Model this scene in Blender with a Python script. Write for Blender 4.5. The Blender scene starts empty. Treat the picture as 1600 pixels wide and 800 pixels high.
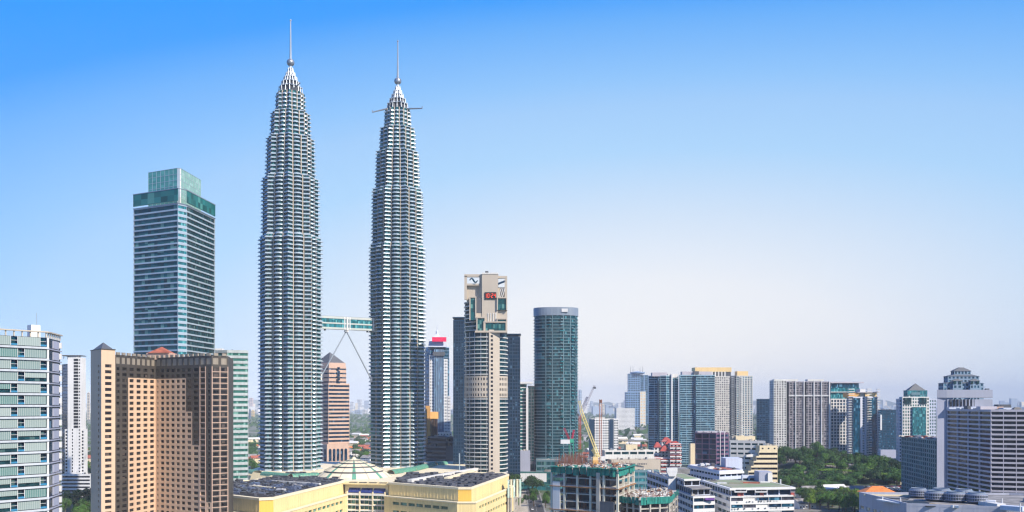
import bpy, math, random
from mathutils import Vector
random.seed(7)
R = math.radians
SC = bpy.context.scene
COL = SC.collection
# ------------------------------------------------------------------ camera, sky, sun, exposure
F, HZ, CAMZ = 1400.0, 632.0, 90.0            # focal length and horizon row in pixels of the 1600 px photograph, eye height in metres
cam = bpy.data.cameras.new('camera'); camo = bpy.data.objects.new('camera', cam); COL.objects.link(camo)
cam.sensor_width = 36; cam.lens = 36*F/1600; cam.shift_y = (HZ-400)/1600
cam.clip_start = 1; cam.clip_end = 60000
camo.location = (0, 0, CAMZ); camo.rotation_euler = (R(90), 0, 0)
SC.camera = camo
SUN = Vector((0.76, -0.65, 0)).normalized(); ELEV = R(39)
SUN = Vector((SUN.x*math.cos(ELEV), SUN.y*math.cos(ELEV), math.sin(ELEV)))
W = bpy.data.worlds.new('World'); SC.world = W; W.use_nodes = True
nt = W.node_tree; nt.nodes.clear(); N = nt.nodes.new; L_ = nt.links.new
out = N('ShaderNodeOutputWorld'); bg = N('ShaderNodeBackground'); bg.inputs[1].default_value = 0.078
sky = N('ShaderNodeTexSky'); sky.sky_type = 'NISHITA'; sky.sun_disc = False
sky.sun_elevation = ELEV; sky.sun_rotation = math.atan2(SUN.x, SUN.y)
sky.air_density = 1.2; sky.dust_density = 1.5; sky.ozone_density = 2.5; sky.altitude = 50
tc = N('ShaderNodeTexCoord'); sep = N('ShaderNodeSeparateXYZ'); L_(tc.outputs['Generated'], sep.inputs[0])
# pale humid glow low in the middle right of the view, deepening to azure with height and to the left
cbn = N('ShaderNodeCombineXYZ')
for k, (o_, sc_, of_) in enumerate(((0, .45, -.0675), (2, 1.0, -.025))):
    q_ = N('ShaderNodeMath'); q_.operation = 'MULTIPLY_ADD'; L_(sep.outputs[o_], q_.inputs[0]); q_.inputs[1].default_value = sc_; q_.inputs[2].default_value = of_; L_(q_.outputs[0], cbn.inputs[k])
m1 = N('ShaderNodeVectorMath'); m1.operation = 'LENGTH'; L_(cbn.outputs[0], m1.inputs[0])
rp = N('ShaderNodeValToRGB'); L_(m1.outputs['Value'], rp.inputs[0])
stops = [(0.03, (.93, .90, .87)), (.11, (.84, .85, .88)), (.18, (.62, .74, .89)), (.245, (.40, .64, .92)), (.29, (.34, .58, .91)), (.315, (.26, .53, .92)), (.365, (.13, .415, .92)), (.395, (.03, .32, .94)), (.44, (.002, .295, .95)), (.6, (.002, .2, .75)), (1.0, (.005, .10, .5))]
els = rp.color_ramp.elements
while len(els) < len(stops): els.new(0.5)
for e, (p, c) in zip(els, stops): e.position = p; e.color = (*c, 1)
sc10 = N('ShaderNodeVectorMath'); sc10.operation = 'SCALE'; L_(rp.outputs[0], sc10.inputs[0]); sc10.inputs['Scale'].default_value = 10.4
mx = N('ShaderNodeMix'); mx.data_type = 'RGBA'; mx.inputs[0].default_value = 0.90
L_(sky.outputs[0], mx.inputs[6]); L_(sc10.outputs[0], mx.inputs[7]); L_(mx.outputs[2], bg.inputs[0]); L_(bg.outputs[0], out.inputs[0])
sl = bpy.data.lights.new('sun', 'SUN'); sl.energy = 5.0; sl.angle = R(0.53); sl.color = (1.0, .90, .76)
so = bpy.data.objects.new('sun', sl); COL.objects.link(so); so.rotation_euler = SUN.to_track_quat('Z', 'Y').to_euler()
VS = SC.view_settings; VS.view_transform = 'Standard'; VS.look = 'None'; VS.exposure = 0.5; VS.gamma = 1.0; VS.use_curve_mapping = False
CY = SC.cycles; CY.volume_bounces = 0; CY.max_bounces = 5; CY.diffuse_bounces = 2; CY.glossy_bounces = 3
CY.sample_clamp_indirect = 6; CY.use_denoising = True
try: SC.render.filter_size = 1.3; CY.filter_width = 1.3
except Exception: pass
HAZE = 0.000062

# ------------------------------------------------------------------ helpers
def X(px, Y): return (px-800)/F*Y
def Z(py, Y): return CAMZ+(HZ-py)/F*Y
def at(px, Y): return (X(px, Y), Y)
def onplane(px, py, z):
    Y = (CAMZ-z)*F/(py-HZ); return (X(px, Y), Y)

MATS = {}
def mat(name, col, rough=.7, metal=0., var=.18, scale=.06, streak=.5, emit=None, spec=.4, alt=None):
    """painted / stone / concrete surfaces: noise variation plus vertical weather streaks"""
    if name in MATS: return MATS[name]
    m = bpy.data.materials.new(name); m.use_nodes = True; t = m.node_tree; b = t.nodes['Principled BSDF']
    b.inputs['Roughness'].default_value = rough; b.inputs['Metallic'].default_value = metal
    b.inputs['Specular IOR Level'].default_value = spec
    g = t.nodes.new('ShaderNodeNewGeometry')
    n1 = t.nodes.new('ShaderNodeTexNoise'); n1.inputs['Scale'].default_value = scale; n1.inputs['Detail'].default_value = 6
    t.links.new(g.outputs['Position'], n1.inputs['Vector'])
    mp = t.nodes.new('ShaderNodeMapping'); mp.inputs['Scale'].default_value = (.9, .9, .035); t.links.new(g.outputs['Position'], mp.inputs[0])
    n2 = t.nodes.new('ShaderNodeTexNoise'); n2.inputs['Scale'].default_value = 1.0; n2.inputs['Detail'].default_value = 4; t.links.new(mp.outputs[0], n2.inputs['Vector'])
    mixf = t.nodes.new('ShaderNodeMix'); mixf.inputs[0].default_value = streak
    t.links.new(n1.outputs[0], mixf.inputs[2]); t.links.new(n2.outputs[0], mixf.inputs[3])
    r = t.nodes.new('ShaderNodeValToRGB'); r.color_ramp.elements[0].position = .3; r.color_ramp.elements[1].position = .68
    c0 = alt or tuple(c*(1-2*var) for c in col)
    r.color_ramp.elements[0].color = (*c0, 1); r.color_ramp.elements[1].color = (*[min(1, c*(1+.3*var)) for c in col], 1)
    t.links.new(mixf.outputs[0], r.inputs[0]); t.links.new(r.outputs[0], b.inputs['Base Color'])
    if emit: b.inputs['Emission Color'].default_value = (*col, 1); b.inputs['Emission Strength'].default_value = emit
    MATS[name] = m; return m

def glass(name, col, lite=(.5, .55, .52), pl=.10, rough=.09, cell=1.7, fh=3.7, spread=.9, ior=1.42):
    """facade glass: each bay of a ribbon has its own tone, some bays have blinds"""
    if name in MATS: return MATS[name]
    m = bpy.data.materials.new(name); m.use_nodes = True; t = m.node_tree; b = t.nodes['Principled BSDF']
    b.inputs['Roughness'].default_value = rough; b.inputs['IOR'].default_value = ior; b.inputs['Specular IOR Level'].default_value = .36
    g = t.nodes.new('ShaderNodeNewGeometry'); oi = t.nodes.new('ShaderNodeObjectInfo')
    sp = t.nodes.new('ShaderNodeSeparateXYZ'); t.links.new(g.outputs['Position'], sp.inputs[0])
    a = t.nodes.new('ShaderNodeMath'); a.operation = 'MULTIPLY_ADD'; t.links.new(sp.outputs[1], a.inputs[0]); a.inputs[1].default_value = .83; t.links.new(sp.outputs[0], a.inputs[2])
    def cellify(o, s):
        d = t.nodes.new('ShaderNodeMath'); d.operation = 'DIVIDE'; t.links.new(o, d.inputs[0]); d.inputs[1].default_value = s
        f = t.nodes.new('ShaderNodeMath'); f.operation = 'FLOOR'; t.links.new(d.outputs[0], f.inputs[0]); return f.outputs[0]
    cb = t.nodes.new('ShaderNodeCombineXYZ'); t.links.new(cellify(a.outputs[0], cell), cb.inputs[0]); t.links.new(cellify(sp.outputs[2], fh), cb.inputs[1])
    t.links.new(oi.outputs['Random'], cb.inputs[2])
    wn = t.nodes.new('ShaderNodeTexWhiteNoise'); wn.noise_dimensions = '3D'; t.links.new(cb.outputs[0], wn.inputs[0])
    r = t.nodes.new('ShaderNodeValToRGB'); e = r.color_ramp.elements
    e[0].position = 0; e[0].color = (*[c*(1-.55*spread) for c in col], 1)
    e[1].position = 1-pl-.02; e[1].color = (*[c*(1+.55*spread) for c in col], 1)
    n = e.new(1-pl); n.color = (*lite, 1); n2 = e.new(1); n2.color = (*[min(1, c*1.2) for c in lite], 1)
    t.links.new(wn.outputs[0], r.inputs[0]); t.links.new(r.outputs[0], b.inputs['Base Color'])
    nb = t.nodes.new('ShaderNodeTexNoise'); nb.inputs['Scale'].default_value = .35; t.links.new(g.outputs['Position'], nb.inputs[0])
    bp = t.nodes.new('ShaderNodeBump'); bp.inputs['Strength'].default_value = .12; bp.inputs['Distance'].default_value = .3
    t.links.new(nb.outputs[0], bp.inputs['Height']); t.links.new(bp.outputs[0], b.inputs['Normal'])
    MATS[name] = m; return m

class MB:
    def __init__(s): s.v = []; s.f = []; s.m = []
    def face(s, pts, m=0):
        k = len(s.v); s.v.extend(tuple(p) for p in pts); s.f.append(tuple(range(k, k+len(pts)))); s.m.append(m)
    def box(s, c, d, rot=0, m=0):
        cx, cy, cz = c; hx, hy, hz = d[0]/2, d[1]/2, d[2]/2; ca, sa = math.cos(rot), math.sin(rot); k = len(s.v)
        for z in (-hz, hz):
            for x, y in ((-hx, -hy), (hx, -hy), (hx, hy), (-hx, hy)): s.v.append((cx+x*ca-y*sa, cy+x*sa+y*ca, cz+z))
        for q in ((3, 2, 1, 0), (4, 5, 6, 7), (0, 1, 5, 4), (1, 2, 6, 5), (2, 3, 7, 6), (3, 0, 4, 7)): s.f.append(tuple(k+i for i in q)); s.m.append(m)
        return s
    def prism(s, poly, z0, z1, m=0, mt=None, top=None):
        n = len(poly); k = len(s.v); tp = top or poly
        for x, y in poly: s.v.append((x, y, z0))
        for x, y in tp: s.v.append((x, y, z1))
        for i in range(n): j = (i+1) % n; s.f.append((k+i, k+j, k+n+j, k+n+i)); s.m.append(m)
        s.f.append(tuple(range(k+n, k+2*n))); s.m.append(m if mt is None else mt)
        s.f.append(tuple(range(k+n-1, k-1, -1))); s.m.append(m)
        return s
    def rings(s, polys, m=0, closed=True):
        """skin between a list of (poly, z) loops"""
        n = len(polys[0][0]); k = len(s.v)
        for p, z in polys:
            for x, y in p: s.v.append((x, y, z))
        M = len(polys)
        for a in range(M if closed else M-1):
            b_ = (a+1) % M
            for i in range(n):
                j = (i+1) % n; s.f.append((k+a*n+i, k+a*n+j, k+b_*n+j, k+b_*n+i)); s.m.append(m)
        return s
    def tube(s, p, q, r0, r1=None, n=6, m=0):
        r1 = r0 if r1 is None else r1; p = Vector(p); q = Vector(q); d = (q-p).normalized()
        u = d.cross(Vector((0, 0, 1)) if abs(d.z) < .9 else Vector((1, 0, 0))).normalized(); w = d.cross(u); k = len(s.v)
        for c, r in ((p, r0), (q, r1)):
            for i in range(n): a = 2*math.pi*i/n; s.v.append(tuple(c+u*(r*math.cos(a))+w*(r*math.sin(a))))
        for i in range(n): j = (i+1) % n; s.f.append((k+i, k+n+i, k+n+j, k+j)); s.m.append(m)
        s.f.append(tuple(range(k, k+n))); s.m.append(m); s.f.append(tuple(range(k+2*n-1, k+n-1, -1))); s.m.append(m)
        return s
    def lathe(s, c, prof, n=20, m=0):
        k = len(s.v)
        for r, z in prof:
            for i in range(n): a = 2*math.pi*i/n; s.v.append((c[0]+r*math.cos(a), c[1]+r*math.sin(a), z))
        for a in range(len(prof)-1):
            for i in range(n): j = (i+1) % n; s.f.append((k+a*n+i, k+a*n+j, k+(a+1)*n+j, k+(a+1)*n+i)); s.m.append(m)
        return s
    def lattice(s, p, q, w, n, r=.16, m=0):
        p = Vector(p); q = Vector(q); d = (q-p).normalized(); u = d.cross(Vector((0, 0, 1)) if abs(d.z) < .95 else Vector((1, 0, 0))).normalized(); v = d.cross(u)
        cs = [(u*a+v*b)*(w/2) for a, b in ((-1, -1), (1, -1), (1, 1), (-1, 1))]
        for c in cs: s.tube(p+c, q+c, r, n=4, m=m)
        for i in range(n):
            a = p.lerp(q, i/n); b = p.lerp(q, (i+1)/n)
            for j in range(4): s.tube(a+cs[(j+i) % 4 if 0 else j], b+cs[(j+1) % 4], r*.7, n=3, m=m)
        return s
    def build(s, name, mats, parent=None, off=(0, 0, 0)):
        me = bpy.data.meshes.new(name); me.from_pydata(s.v, [], s.f)
        mats = mats if isinstance(mats, (list, tuple)) else [mats]
        for mm in mats: me.materials.append(mm)
        if len(mats) > 1: me.polygons.foreach_set('material_index', s.m)
        me.update(); o = bpy.data.objects.new(name, me); COL.objects.link(o)
        if parent is not None: o.parent = parent; o.location = -(parent.location) if parent.type == 'EMPTY' else (0, 0, 0)
        return o
def tag(o, label=None, cat=None, group=None, kind=None):
    if label: o['label'] = label
    if cat: o['category'] = cat
    if group: o['group'] = group
    if kind: o['kind'] = kind
    return o
def thing(name, label, cat, loc=(0, 0, 0), group=None):
    o = bpy.data.objects.new(name, None); o.empty_display_size = 1; COL.objects.link(o); o.location = loc
    return tag(o, label, cat, group)
def copy_tree(o, parent=None):
    c = o.copy(); COL.objects.link(c)
    if parent is not None: c.parent = parent
    for ch in list(o.children): copy_tree(ch, c)
    return c

UNIT = {}
def unit(m):
    if m.name not in UNIT:
        b = MB().box((0, 0, 0), (1, 1, 1)); me = bpy.data.meshes.new('pane_'+m.name); me.from_pydata(b.v, [], b.f); me.materials.append(m); UNIT[m.name] = me
    return UNIT[m.name]
def boxes_as_parts(root, name, items, cap=100, minarea=5.0, stuffname=None, facing=True):
    """items: (centre, dims, rot, material). The largest on screen become parts of their own, the rest one part."""
    if not items: return
    def area(it):
        (cx, cy, cz), (w, d, h), r, m = it
        n = Vector((math.sin(r), -math.cos(r))); v = Vector((cx, cy)); k = max(.02, -n.dot(v.normalized())) if facing else 1
        px = 800+cx/max(cy, 1)*F; py = HZ-(cz-CAMZ)/max(cy, 1)*F
        vis = 1 if (-20 < px < 1620 and -20 < py < 815) else .01
        return vis*k*w*h*(F/max(cy, 1))**2
    sc = sorted(((area(i), k, i) for k, i in enumerate(items)), reverse=True)
    rest = []
    for n, (a, k, it) in enumerate(sc):
        if n < cap and a >= minarea:
            c, d, r, m = it; o = bpy.data.objects.new(name, unit(m)); COL.objects.link(o); o.parent = root
            o.location = Vector(c)-root.location; o.scale = d; o.rotation_euler = (0, 0, r)
        else: rest.append(it)
    if rest:
        ms = []; mb = MB()
        for c, d, r, m in rest:
            if m not in ms: ms.append(m)
            mb.box(c, d, r, ms.index(m))
        o = mb.build(stuffname or name+'_rows', ms, root); o['kind'] = 'stuff'

def S(fh, bay, wf, hf, g, d=.25, so=.5, skip=None, alt=None, ledge=None):
    return dict(fh=fh, bay=bay, wf=wf, hf=hf, g=g, d=d, so=so, skip=skip, alt=alt, ledge=ledge)
def facade(mb, A, B, z0, z1, st, panes, m=0):
    ax, ay = A; bx, by = B; L = math.hypot(bx-ax, by-ay); ux, uy = (bx-ax)/L, (by-ay)/L; nx_, ny_ = uy, -ux; rot = math.atan2(uy, ux)
    nx = max(1, round(L/st['bay'])) if st['bay'] else 1; nz = max(1, round((z1-z0)/st['fh'])); cw = L/nx; ch = (z1-z0)/nz
    ww = cw*st['wf']; wh = ch*st['hf']; d = st['d']
    P = lambda u, z, o=0: (ax+ux*u-nx_*o, ay+uy*u-ny_*o, z)
    def q(u0, u1, za, zb):
        if u1-u0 > 1e-4 and zb-za > 1e-4: mb.face([P(u0, za), P(u1, za), P(u1, zb), P(u0, zb)], m)
    for j in range(nz):
        zb = z0+j*ch; w0 = zb+(ch-wh)*st['so']; w1 = w0+wh
        q(0, L, zb, w0); q(0, L, w1, zb+ch)
        u = 0
        for i in range(nx):
            a = i*cw+(cw-ww)/2; b = a+ww
            if st['skip'] and st['skip'](i, j, nx, nz): continue
            q(u, a, w0, w1); u = b
            mb.face([P(a, w0, d), P(a, w0), P(a, w1), P(a, w1, d)], m); mb.face([P(b, w0), P(b, w0, d), P(b, w1, d), P(b, w1)], m)
            mb.face([P(a, w0, d), P(b, w0, d), P(b, w0), P(a, w0)], m); mb.face([P(a, w1), P(b, w1), P(b, w1, d), P(a, w1, d)], m)
            g = st['g']
            if st['alt']: g = st['alt'](i, j, nx, nz) or g
            c = P((a+b)/2, (w0+w1)/2, d+.03)
            panes.append((c, (ww+.02, .06, wh+.02), rot, g))
        q(u, L, w0, w1)
        if st['ledge']:
            pr, hh = st['ledge']; c = P(L/2, zb+ch-hh/2, -pr/2+.003); mb.box(c, (L, pr, hh), rot, m)

class B:
    """a building: Empty at its base, wall mesh, windows, roof"""
    def __init__(s, name, label, cat, loc, group=None):
        s.root = thing(name, label, cat, loc, group); s.panes = []
    def wall(s, poly, z0, z1, styles, wm, name='wall', roofm=None, parapet=.9, pt=.35, roofname='roof'):
        mb = MB(); n = len(poly)
        for i in range(n):
            A_, B_ = poly[i], poly[(i+1) % n]; st = styles[i] if isinstance(styles, (list, tuple)) and i < len(styles) else (styles if isinstance(styles, dict) else None)
            mid = Vector(((A_[0]+B_[0])/2, (A_[1]+B_[1])/2)); nrm = Vector((B_[1]-A_[1], -(B_[0]-A_[0]))).normalized()
            if st is not None and nrm.dot(mid.normalized()) < .25: facade(mb, A_, B_, z0, z1, st, s.panes)
            else: mb.face([(*A_, z0), (*B_, z0), (*B_, z1), (*A_, z1)])
        if parapet:
            cx = sum(p[0] for p in poly)/n; cy = sum(p[1] for p in poly)/n
            rad = max(3, sum(math.hypot(p[0]-cx, p[1]-cy) for p in poly)/n); k = 1-pt/rad
            inn = [(cx+(p[0]-cx)*k, cy+(p[1]-cy)*k) for p in poly]
            mb.rings([(poly, z1), (poly, z1+parapet), (inn, z1+parapet), (inn, z1-.05)], closed=False)
        o = mb.build(name, wm, s.root)
        rb = MB(); rb.face([(*p, z1) for p in poly]); rb.build(roofname, roofm or M['roof_grey'], s.root)
        area = abs(sum(poly[i][0]*poly[(i+1) % n][1]-poly[(i+1) % n][0]*poly[i][1] for i in range(n)))/2; cx, cy = cen(poly)
        if parapet and area > 120 and cy < 1800:
            rq = random.Random(int(area*7+z1)); k_ = math.sqrt(area)
            for i in range(9 if z1 < 92 else 4):
                u, v = rq.uniform(-.36, .36), rq.uniform(-.36, .36); e0 = (poly[1][0]-poly[0][0], poly[1][1]-poly[0][1]); e1 = (poly[-1][0]-poly[0][0], poly[-1][1]-poly[0][1])
                if n != 4: u, v = u*.5, v*.5
                w_, d_, h_ = rq.uniform(.05, .16)*k_, rq.uniform(.04, .10)*k_, rq.uniform(.6, 2.2); q = MB().box((0, 0, 0), (w_, d_, h_))
                if rq.random() < .5: q.box((w_*.2, 0, h_/2+.25), (w_*.3, d_*.6, .5))
                r_ = q.build('roof_unit', M[rq.choice(['offwhite', 'roof_grey', 'slate', 'concrete', 'screen_grey'])], s.root); r_.location = Vector((cx+e0[0]*u+e1[0]*v, cy+e0[1]*u+e1[1]*v, z1+h_/2+.02))-s.root.location; r_.rotation_euler = (0, 0, math.atan2(e0[1], e0[0]))
        return o
    def finish(s, cap=100, minarea=5.0, name='window'):
        boxes_as_parts(s.root, name, s.panes, cap, minarea); s.panes = []; return s.root
    def part(s, name, mb, m): return mb.build(name, m, s.root)
def quad(pl, Yl, pc, Yc, pr, Yr):
    l, c, r = at(pl, Yl), at(pc, Yc), at(pr, Yr); return [l, c, r, (l[0]+r[0]-c[0], l[1]+r[1]-c[1])]
def rect(p0, p1, Y, depth, yaw=0.):
    a = at(p0, Y); b = at(p1, Y); cx, cy = (a[0]+b[0])/2, Y; w = (b[0]-a[0])/2; ca, sa = math.cos(yaw), math.sin(yaw)
    return [(cx+x*ca-y*sa, cy+x*sa+y*ca) for x, y in ((-w, 0), (w, 0), (w, depth), (-w, depth))]
def cen(poly): return (sum(p[0] for p in poly)/len(poly), sum(p[1] for p in poly)/len(poly))
def grow(poly, d):
    c = cen(poly); o = []
    for p in poly:
        v = Vector((p[0]-c[0], p[1]-c[1])); o.append((p[0]+v.x/v.length*d, p[1]+v.y/v.length*d))
    return o
def circle(c, r, n, ph=0): return [(c[0]+r*math.cos(ph+2*math.pi*i/n), c[1]+r*math.sin(ph+2*math.pi*i/n)) for i in range(n)]

# ------------------------------------------------------------------ palette
M = {}
M['roof_grey'] = mat('roof_grey', (.30, .29, .28), .9, var=.3, scale=.15, streak=0)
M['roof_dark'] = mat('roof_dark', (.06, .065, .075), .7, var=.35, scale=.2, streak=0)
M['roof_green'] = mat('roof_green', (.16, .24, .12), .9, var=.35, scale=.1, streak=0, alt=(.30, .27, .22))
M['roof_red'] = mat('roof_red', (.42, .12, .07), .8, var=.25, scale=.3, streak=0)
M['white'] = mat('white', (.73, .73, .73), .6, var=.10)
M['offwhite'] = mat('offwhite', (.70, .69, .66), .7, var=.14)
M['slab_grey'] = mat('slab_grey', (.48, .52, .57), .6, var=.12)
M['bridge_grey'] = mat('bridge_grey', (.46, .50, .48), .5, var=.1)
M['pale_blue'] = mat('pale_blue', (.55, .60, .72), .6, var=.12)
M['steel'] = mat('steel', (.45, .53, .59), .30, .25, var=.12, scale=.03)
M['steel_crown'] = mat('steel_crown', (.36, .41, .47), .35, .3, var=.12)
M['steel_dark'] = mat('steel_dark', (.38, .41, .45), .35, .6, var=.12)
M['tan_stone'] = mat('tan_stone', (.48, .42, .345), .6, var=.06)
M['peach'] = mat('peach', (.65, .455, .315), .65, var=.08, scale=.03)
M['granite'] = mat('granite', (.070, .060, .050), .5, var=.15)
M['pink_stone'] = mat('pink_stone', (.58, .40, .31), .6, var=.1)
M['mall_yellow'] = mat('mall_yellow', (.85, .68, .34), .55, var=.12, scale=.05, streak=.7)
M['mall_cream'] = mat('mall_cream', (.84, .74, .52), .55, var=.08)
M['mall_gold'] = mat('mall_gold', (.84, .52, .10), .5, var=.1)
M['cream'] = mat('cream', (.78, .66, .44), .65, var=.1)
M['concrete'] = mat('concrete', (.50, .47, .42), .85, var=.22, scale=.15)
M['column_pale'] = mat('column_pale', (.62, .61, .52), .8, var=.15, scale=.2)
M['asphalt'] = mat('asphalt', (.055, .055, .06), .9, var=.2, scale=.2, streak=0)
M['net'] = mat('net', (.02, .25, .21), .8, var=.3, scale=.5, streak=.4)
M['rust'] = mat('rust', (.22, .10, .075), .8, var=.3, scale=.4)
M['black'] = mat('black', (.015, .016, .02), .5, var=.1)
M['screen_grey'] = mat('screen_grey', (.26, .31, .38), .4, .3, var=.1)
M['navy'] = mat('navy', (.010, .045, .10), .4, var=.15)
M['slate'] = mat('slate', (.10, .11, .13), .6, var=.15)
M['lav'] = mat('lav', (.51, .48, .53), .65, var=.1)
M['wall_grey'] = mat('wall_grey', (.33, .35, .43), .65, var=.06)
M['greywall'] = mat('greywall', (.36, .38, .48), .65, var=.08)
M['copper_green'] = mat('copper_green', (.12, .34, .24), .6, var=.2, scale=.3)
M['orange_roof'] = mat('orange_roof', (.75, .24, .06), .7, var=.2, scale=.3)
M['sand'] = mat('sand', (.80, .58, .28), .6, var=.1)
M['red_sign'] = mat('red_sign', (.80, .02, .10), .5, var=.03)
M['crane_yellow'] = mat('crane_yellow', (.80, .66, .25), .5, var=.1)
M['crane_red'] = mat('crane_red', (.70, .08, .05), .5, var=.1)
M['crane_green'] = mat('crane_green', (.05, .38, .24), .5, var=.1)
M['solar'] = mat('solar', (.03, .05, .22), .2, var=.15)
M['purple'] = mat('purple', (.17, .10, .17), .5, var=.1)
M['paving'] = mat('paving', (.44, .40, .34), .85, var=.2, scale=.2, streak=0)
M['g_teal'] = glass('g_teal', (.005, .070, .082), (.10, .24, .22), .10)
M['g_deep'] = glass('g_deep', (.006, .036, .046), (.05, .10, .10), .06)
M['g_blue'] = glass('g_blue', (.006, .055, .10), (.09, .22, .32), .10)
M['g_navy'] = glass('g_navy', (.005, .026, .06), (.07, .14, .22), .05)
M['g_mint'] = glass('g_mint', (.42, .58, .54), (.62, .72, .66), .3, spread=.25, cell=.7, rough=.25, ior=1.45)
M['g_green'] = glass('g_green', (.02, .12, .10), (.14, .30, .26), .15, spread=.5)
M['g_brown'] = glass('g_brown', (.016, .013, .013), (.09, .07, .06), .08, cell=2.2, fh=3.2)
M['g_cyan'] = glass('g_cyan', (.02, .14, .17), (.10, .32, .34), .12)
M['g_condo'] = glass('g_condo', (.05, .055, .075), (.35, .34, .34), .18, cell=2.4, fh=3.2)
M['g_black'] = glass('g_black', (.012, .014, .022), (.05, .06, .08), .06)

# ------------------------------------------------------------------ the setting: ground, roads, rise, far hills, haze
def struct(name, mb, m): return tag(mb.build(name, m), kind='structure')
gm = bpy.data.materials.new('ground'); gm.use_nodes = True; t = gm.node_tree; b = t.nodes['Principled BSDF']; b.inputs['Roughness'].default_value = .95
g = t.nodes.new('ShaderNodeNewGeometry'); n1 = t.nodes.new('ShaderNodeTexNoise'); n1.inputs['Scale'].default_value = .012; n1.inputs['Detail'].default_value = 9; n1.inputs['Roughness'].default_value = .65
t.links.new(g.outputs['Position'], n1.inputs['Vector']); r = t.nodes.new('ShaderNodeValToRGB'); e = r.color_ramp.elements
e[0].position = .40; e[0].color = (.035, .065, .022, 1); e[1].position = .62; e[1].color = (.24, .22, .20, 1); k = e.new(.5); k.color = (.07, .10, .045, 1); k = e.new(.54); k.color = (.17, .16, .15, 1)
t.links.new(n1.outputs[0], r.inputs[0]); t.links.new(r.outputs[0], b.inputs['Base Color'])
mb = MB(); mb.face([(-13000, -350, 0), (13000, -350, 0), (13000, 20000, 0), (-13000, 20000, 0)]); struct('ground', mb, gm)
def hump(name, fn, x0, x1, y0, y1, nx, ny, m):
    mb = MB(); 
    for j in range(ny+1):
        for i in range(nx+1):
            x = x0+(x1-x0)*i/nx; y = y0+(y1-y0)*j/ny; mb.v.append((x, y, fn(x, y)))
    for j in range(ny):
        for i in range(nx): k = j*(nx+1)+i; mb.f.append((k, k+1, k+nx+2, k+nx+1)); mb.m.append(0)
    return struct(name, mb, m)
def park_z(x, y): return 24*math.exp(-((x-372)/75)**2-((y-1085)/(62 if y < 1085 else 130))**2)
hump('park_rise', lambda x, y: park_z(x, y)-.6, 180, 640, 780, 1400, 40, 40, gm)
gh = mat('hill_green', (.05, .09, .05), .95, var=.3, scale=.004, streak=0)
def hills(x, y): 
    k = math.sin(math.pi*min(1, max(0, (y-15500)/4000)))*1.5
    return k*(80+40*math.sin(x*.0011+1)+35*math.sin(x*.0031+.4)+22*math.sin(x*.0083)+12*math.sin(x*.021))-2
hump('hills', hills, -12800, 12800, 15500, 19500, 220, 10, gh)
road_x0, road_x1 = 14, 28
mb = MB(); mb.face([(road_x0, 690, .02), (road_x1, 690, .02), (road_x1, 1000, .02), (road_x0, 1000, .02)]); struct('road', mb, M['asphalt'])
mb = MB()
for x in (road_x0-.15, road_x1+.15): mb.box((x, 845, .07), (.3, 310, .14))
struct('kerb', mb, M['concrete'])
mb = MB()
for k in range(32): mb.face([(20.9, 692+k*9.4, .026), (21.1, 692+k*9.4, .026), (21.1, 696+k*9.4, .026), (20.9, 696+k*9.4, .026)])
for x in (14.5, 27.5): mb.face([(x-.08, 690, .026), (x+.08, 690, .026), (x+.08, 1000, .026), (x-.08, 1000, .026)])
struct('road_markings', mb, M['white'])
mb = MB(); mb.face([(2, 690, .024), (13.7, 690, .024), (13.7, 930, .024), (2, 930, .024)]); struct('pavement', mb, M['paving'])
cpx = [(X(1335, 915), 912), (X(1436, 915), 912), (X(1440, 985), 985), (X(1335, 985), 985)]
mb = MB(); mb.face([(*p, .015+0*p[0]) for p in cpx]); o = struct('car_park', mb, M['asphalt']); o.location.z = 1.2

hz = MB().box((0, 9820, 236), (26400, 20400, 476)); hm = bpy.data.materials.new('haze'); hm.use_nodes = True; t = hm.node_tree
t.nodes.remove(t.nodes['Principled BSDF']); pv = t.nodes.new('ShaderNodeVolumePrincipled'); pv.inputs['Color'].default_value = (.80, .88, 1.0, 1)
pv.inputs['Density'].default_value = HAZE; pv.inputs['Anisotropy'].default_value = -0.4
t.links.new(pv.outputs[0], t.nodes['Material Output'].inputs['Volume'])
o = hz.build('haze', hm); o['kind'] = 'stuff'

# ------------------------------------------------------------------ the twin towers
def star(k=1.0, lobe=.165, n=6, phase=0.):
    p = []
    ri = .745
    for s in range(8):
        a = phase+s*math.pi/4; p.append((k*math.cos(a), k*math.sin(a)))
        ac = a+math.pi/8; cx, cy = ri*math.cos(ac), ri*math.sin(ac)
        P0 = Vector((math.cos(a), math.sin(a))); P1 = Vector((math.cos(a+math.pi/4), math.sin(a+math.pi/4))); C_ = Vector((cx, cy))
        d0 = (P0-C_).normalized(); d1 = (P1-C_).normalized(); a0 = math.atan2(d0.y, d0.x); a1 = math.atan2(d1.y, d1.x)
        while a1 < a0: a1 += 2*math.pi
        e0 = (C_+d0*(lobe+.045)); e1 = (C_+d1*(lobe+.045)); dl = .16
        p.append((k*e0.x, k*e0.y)); q = a+.185; p.append((k*.735*math.cos(q), k*.735*math.sin(q)))
        for i in range(n+1):
            q = a0+dl+(a1-a0-2*dl)*i/n; p.append((k*(cx+lobe*math.cos(q)), k*(cy+lobe*math.sin(q))))
        q = a+math.pi/4-.185; p.append((k*.735*math.cos(q), k*.735*math.sin(q))); p.append((k*e1.x, k*e1.y))
    return p
M['g_tower'] = glass('g_tower', (.007, .066, .076), (.06, .20, .20), .12, cell=1.5, fh=4.0)
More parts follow.
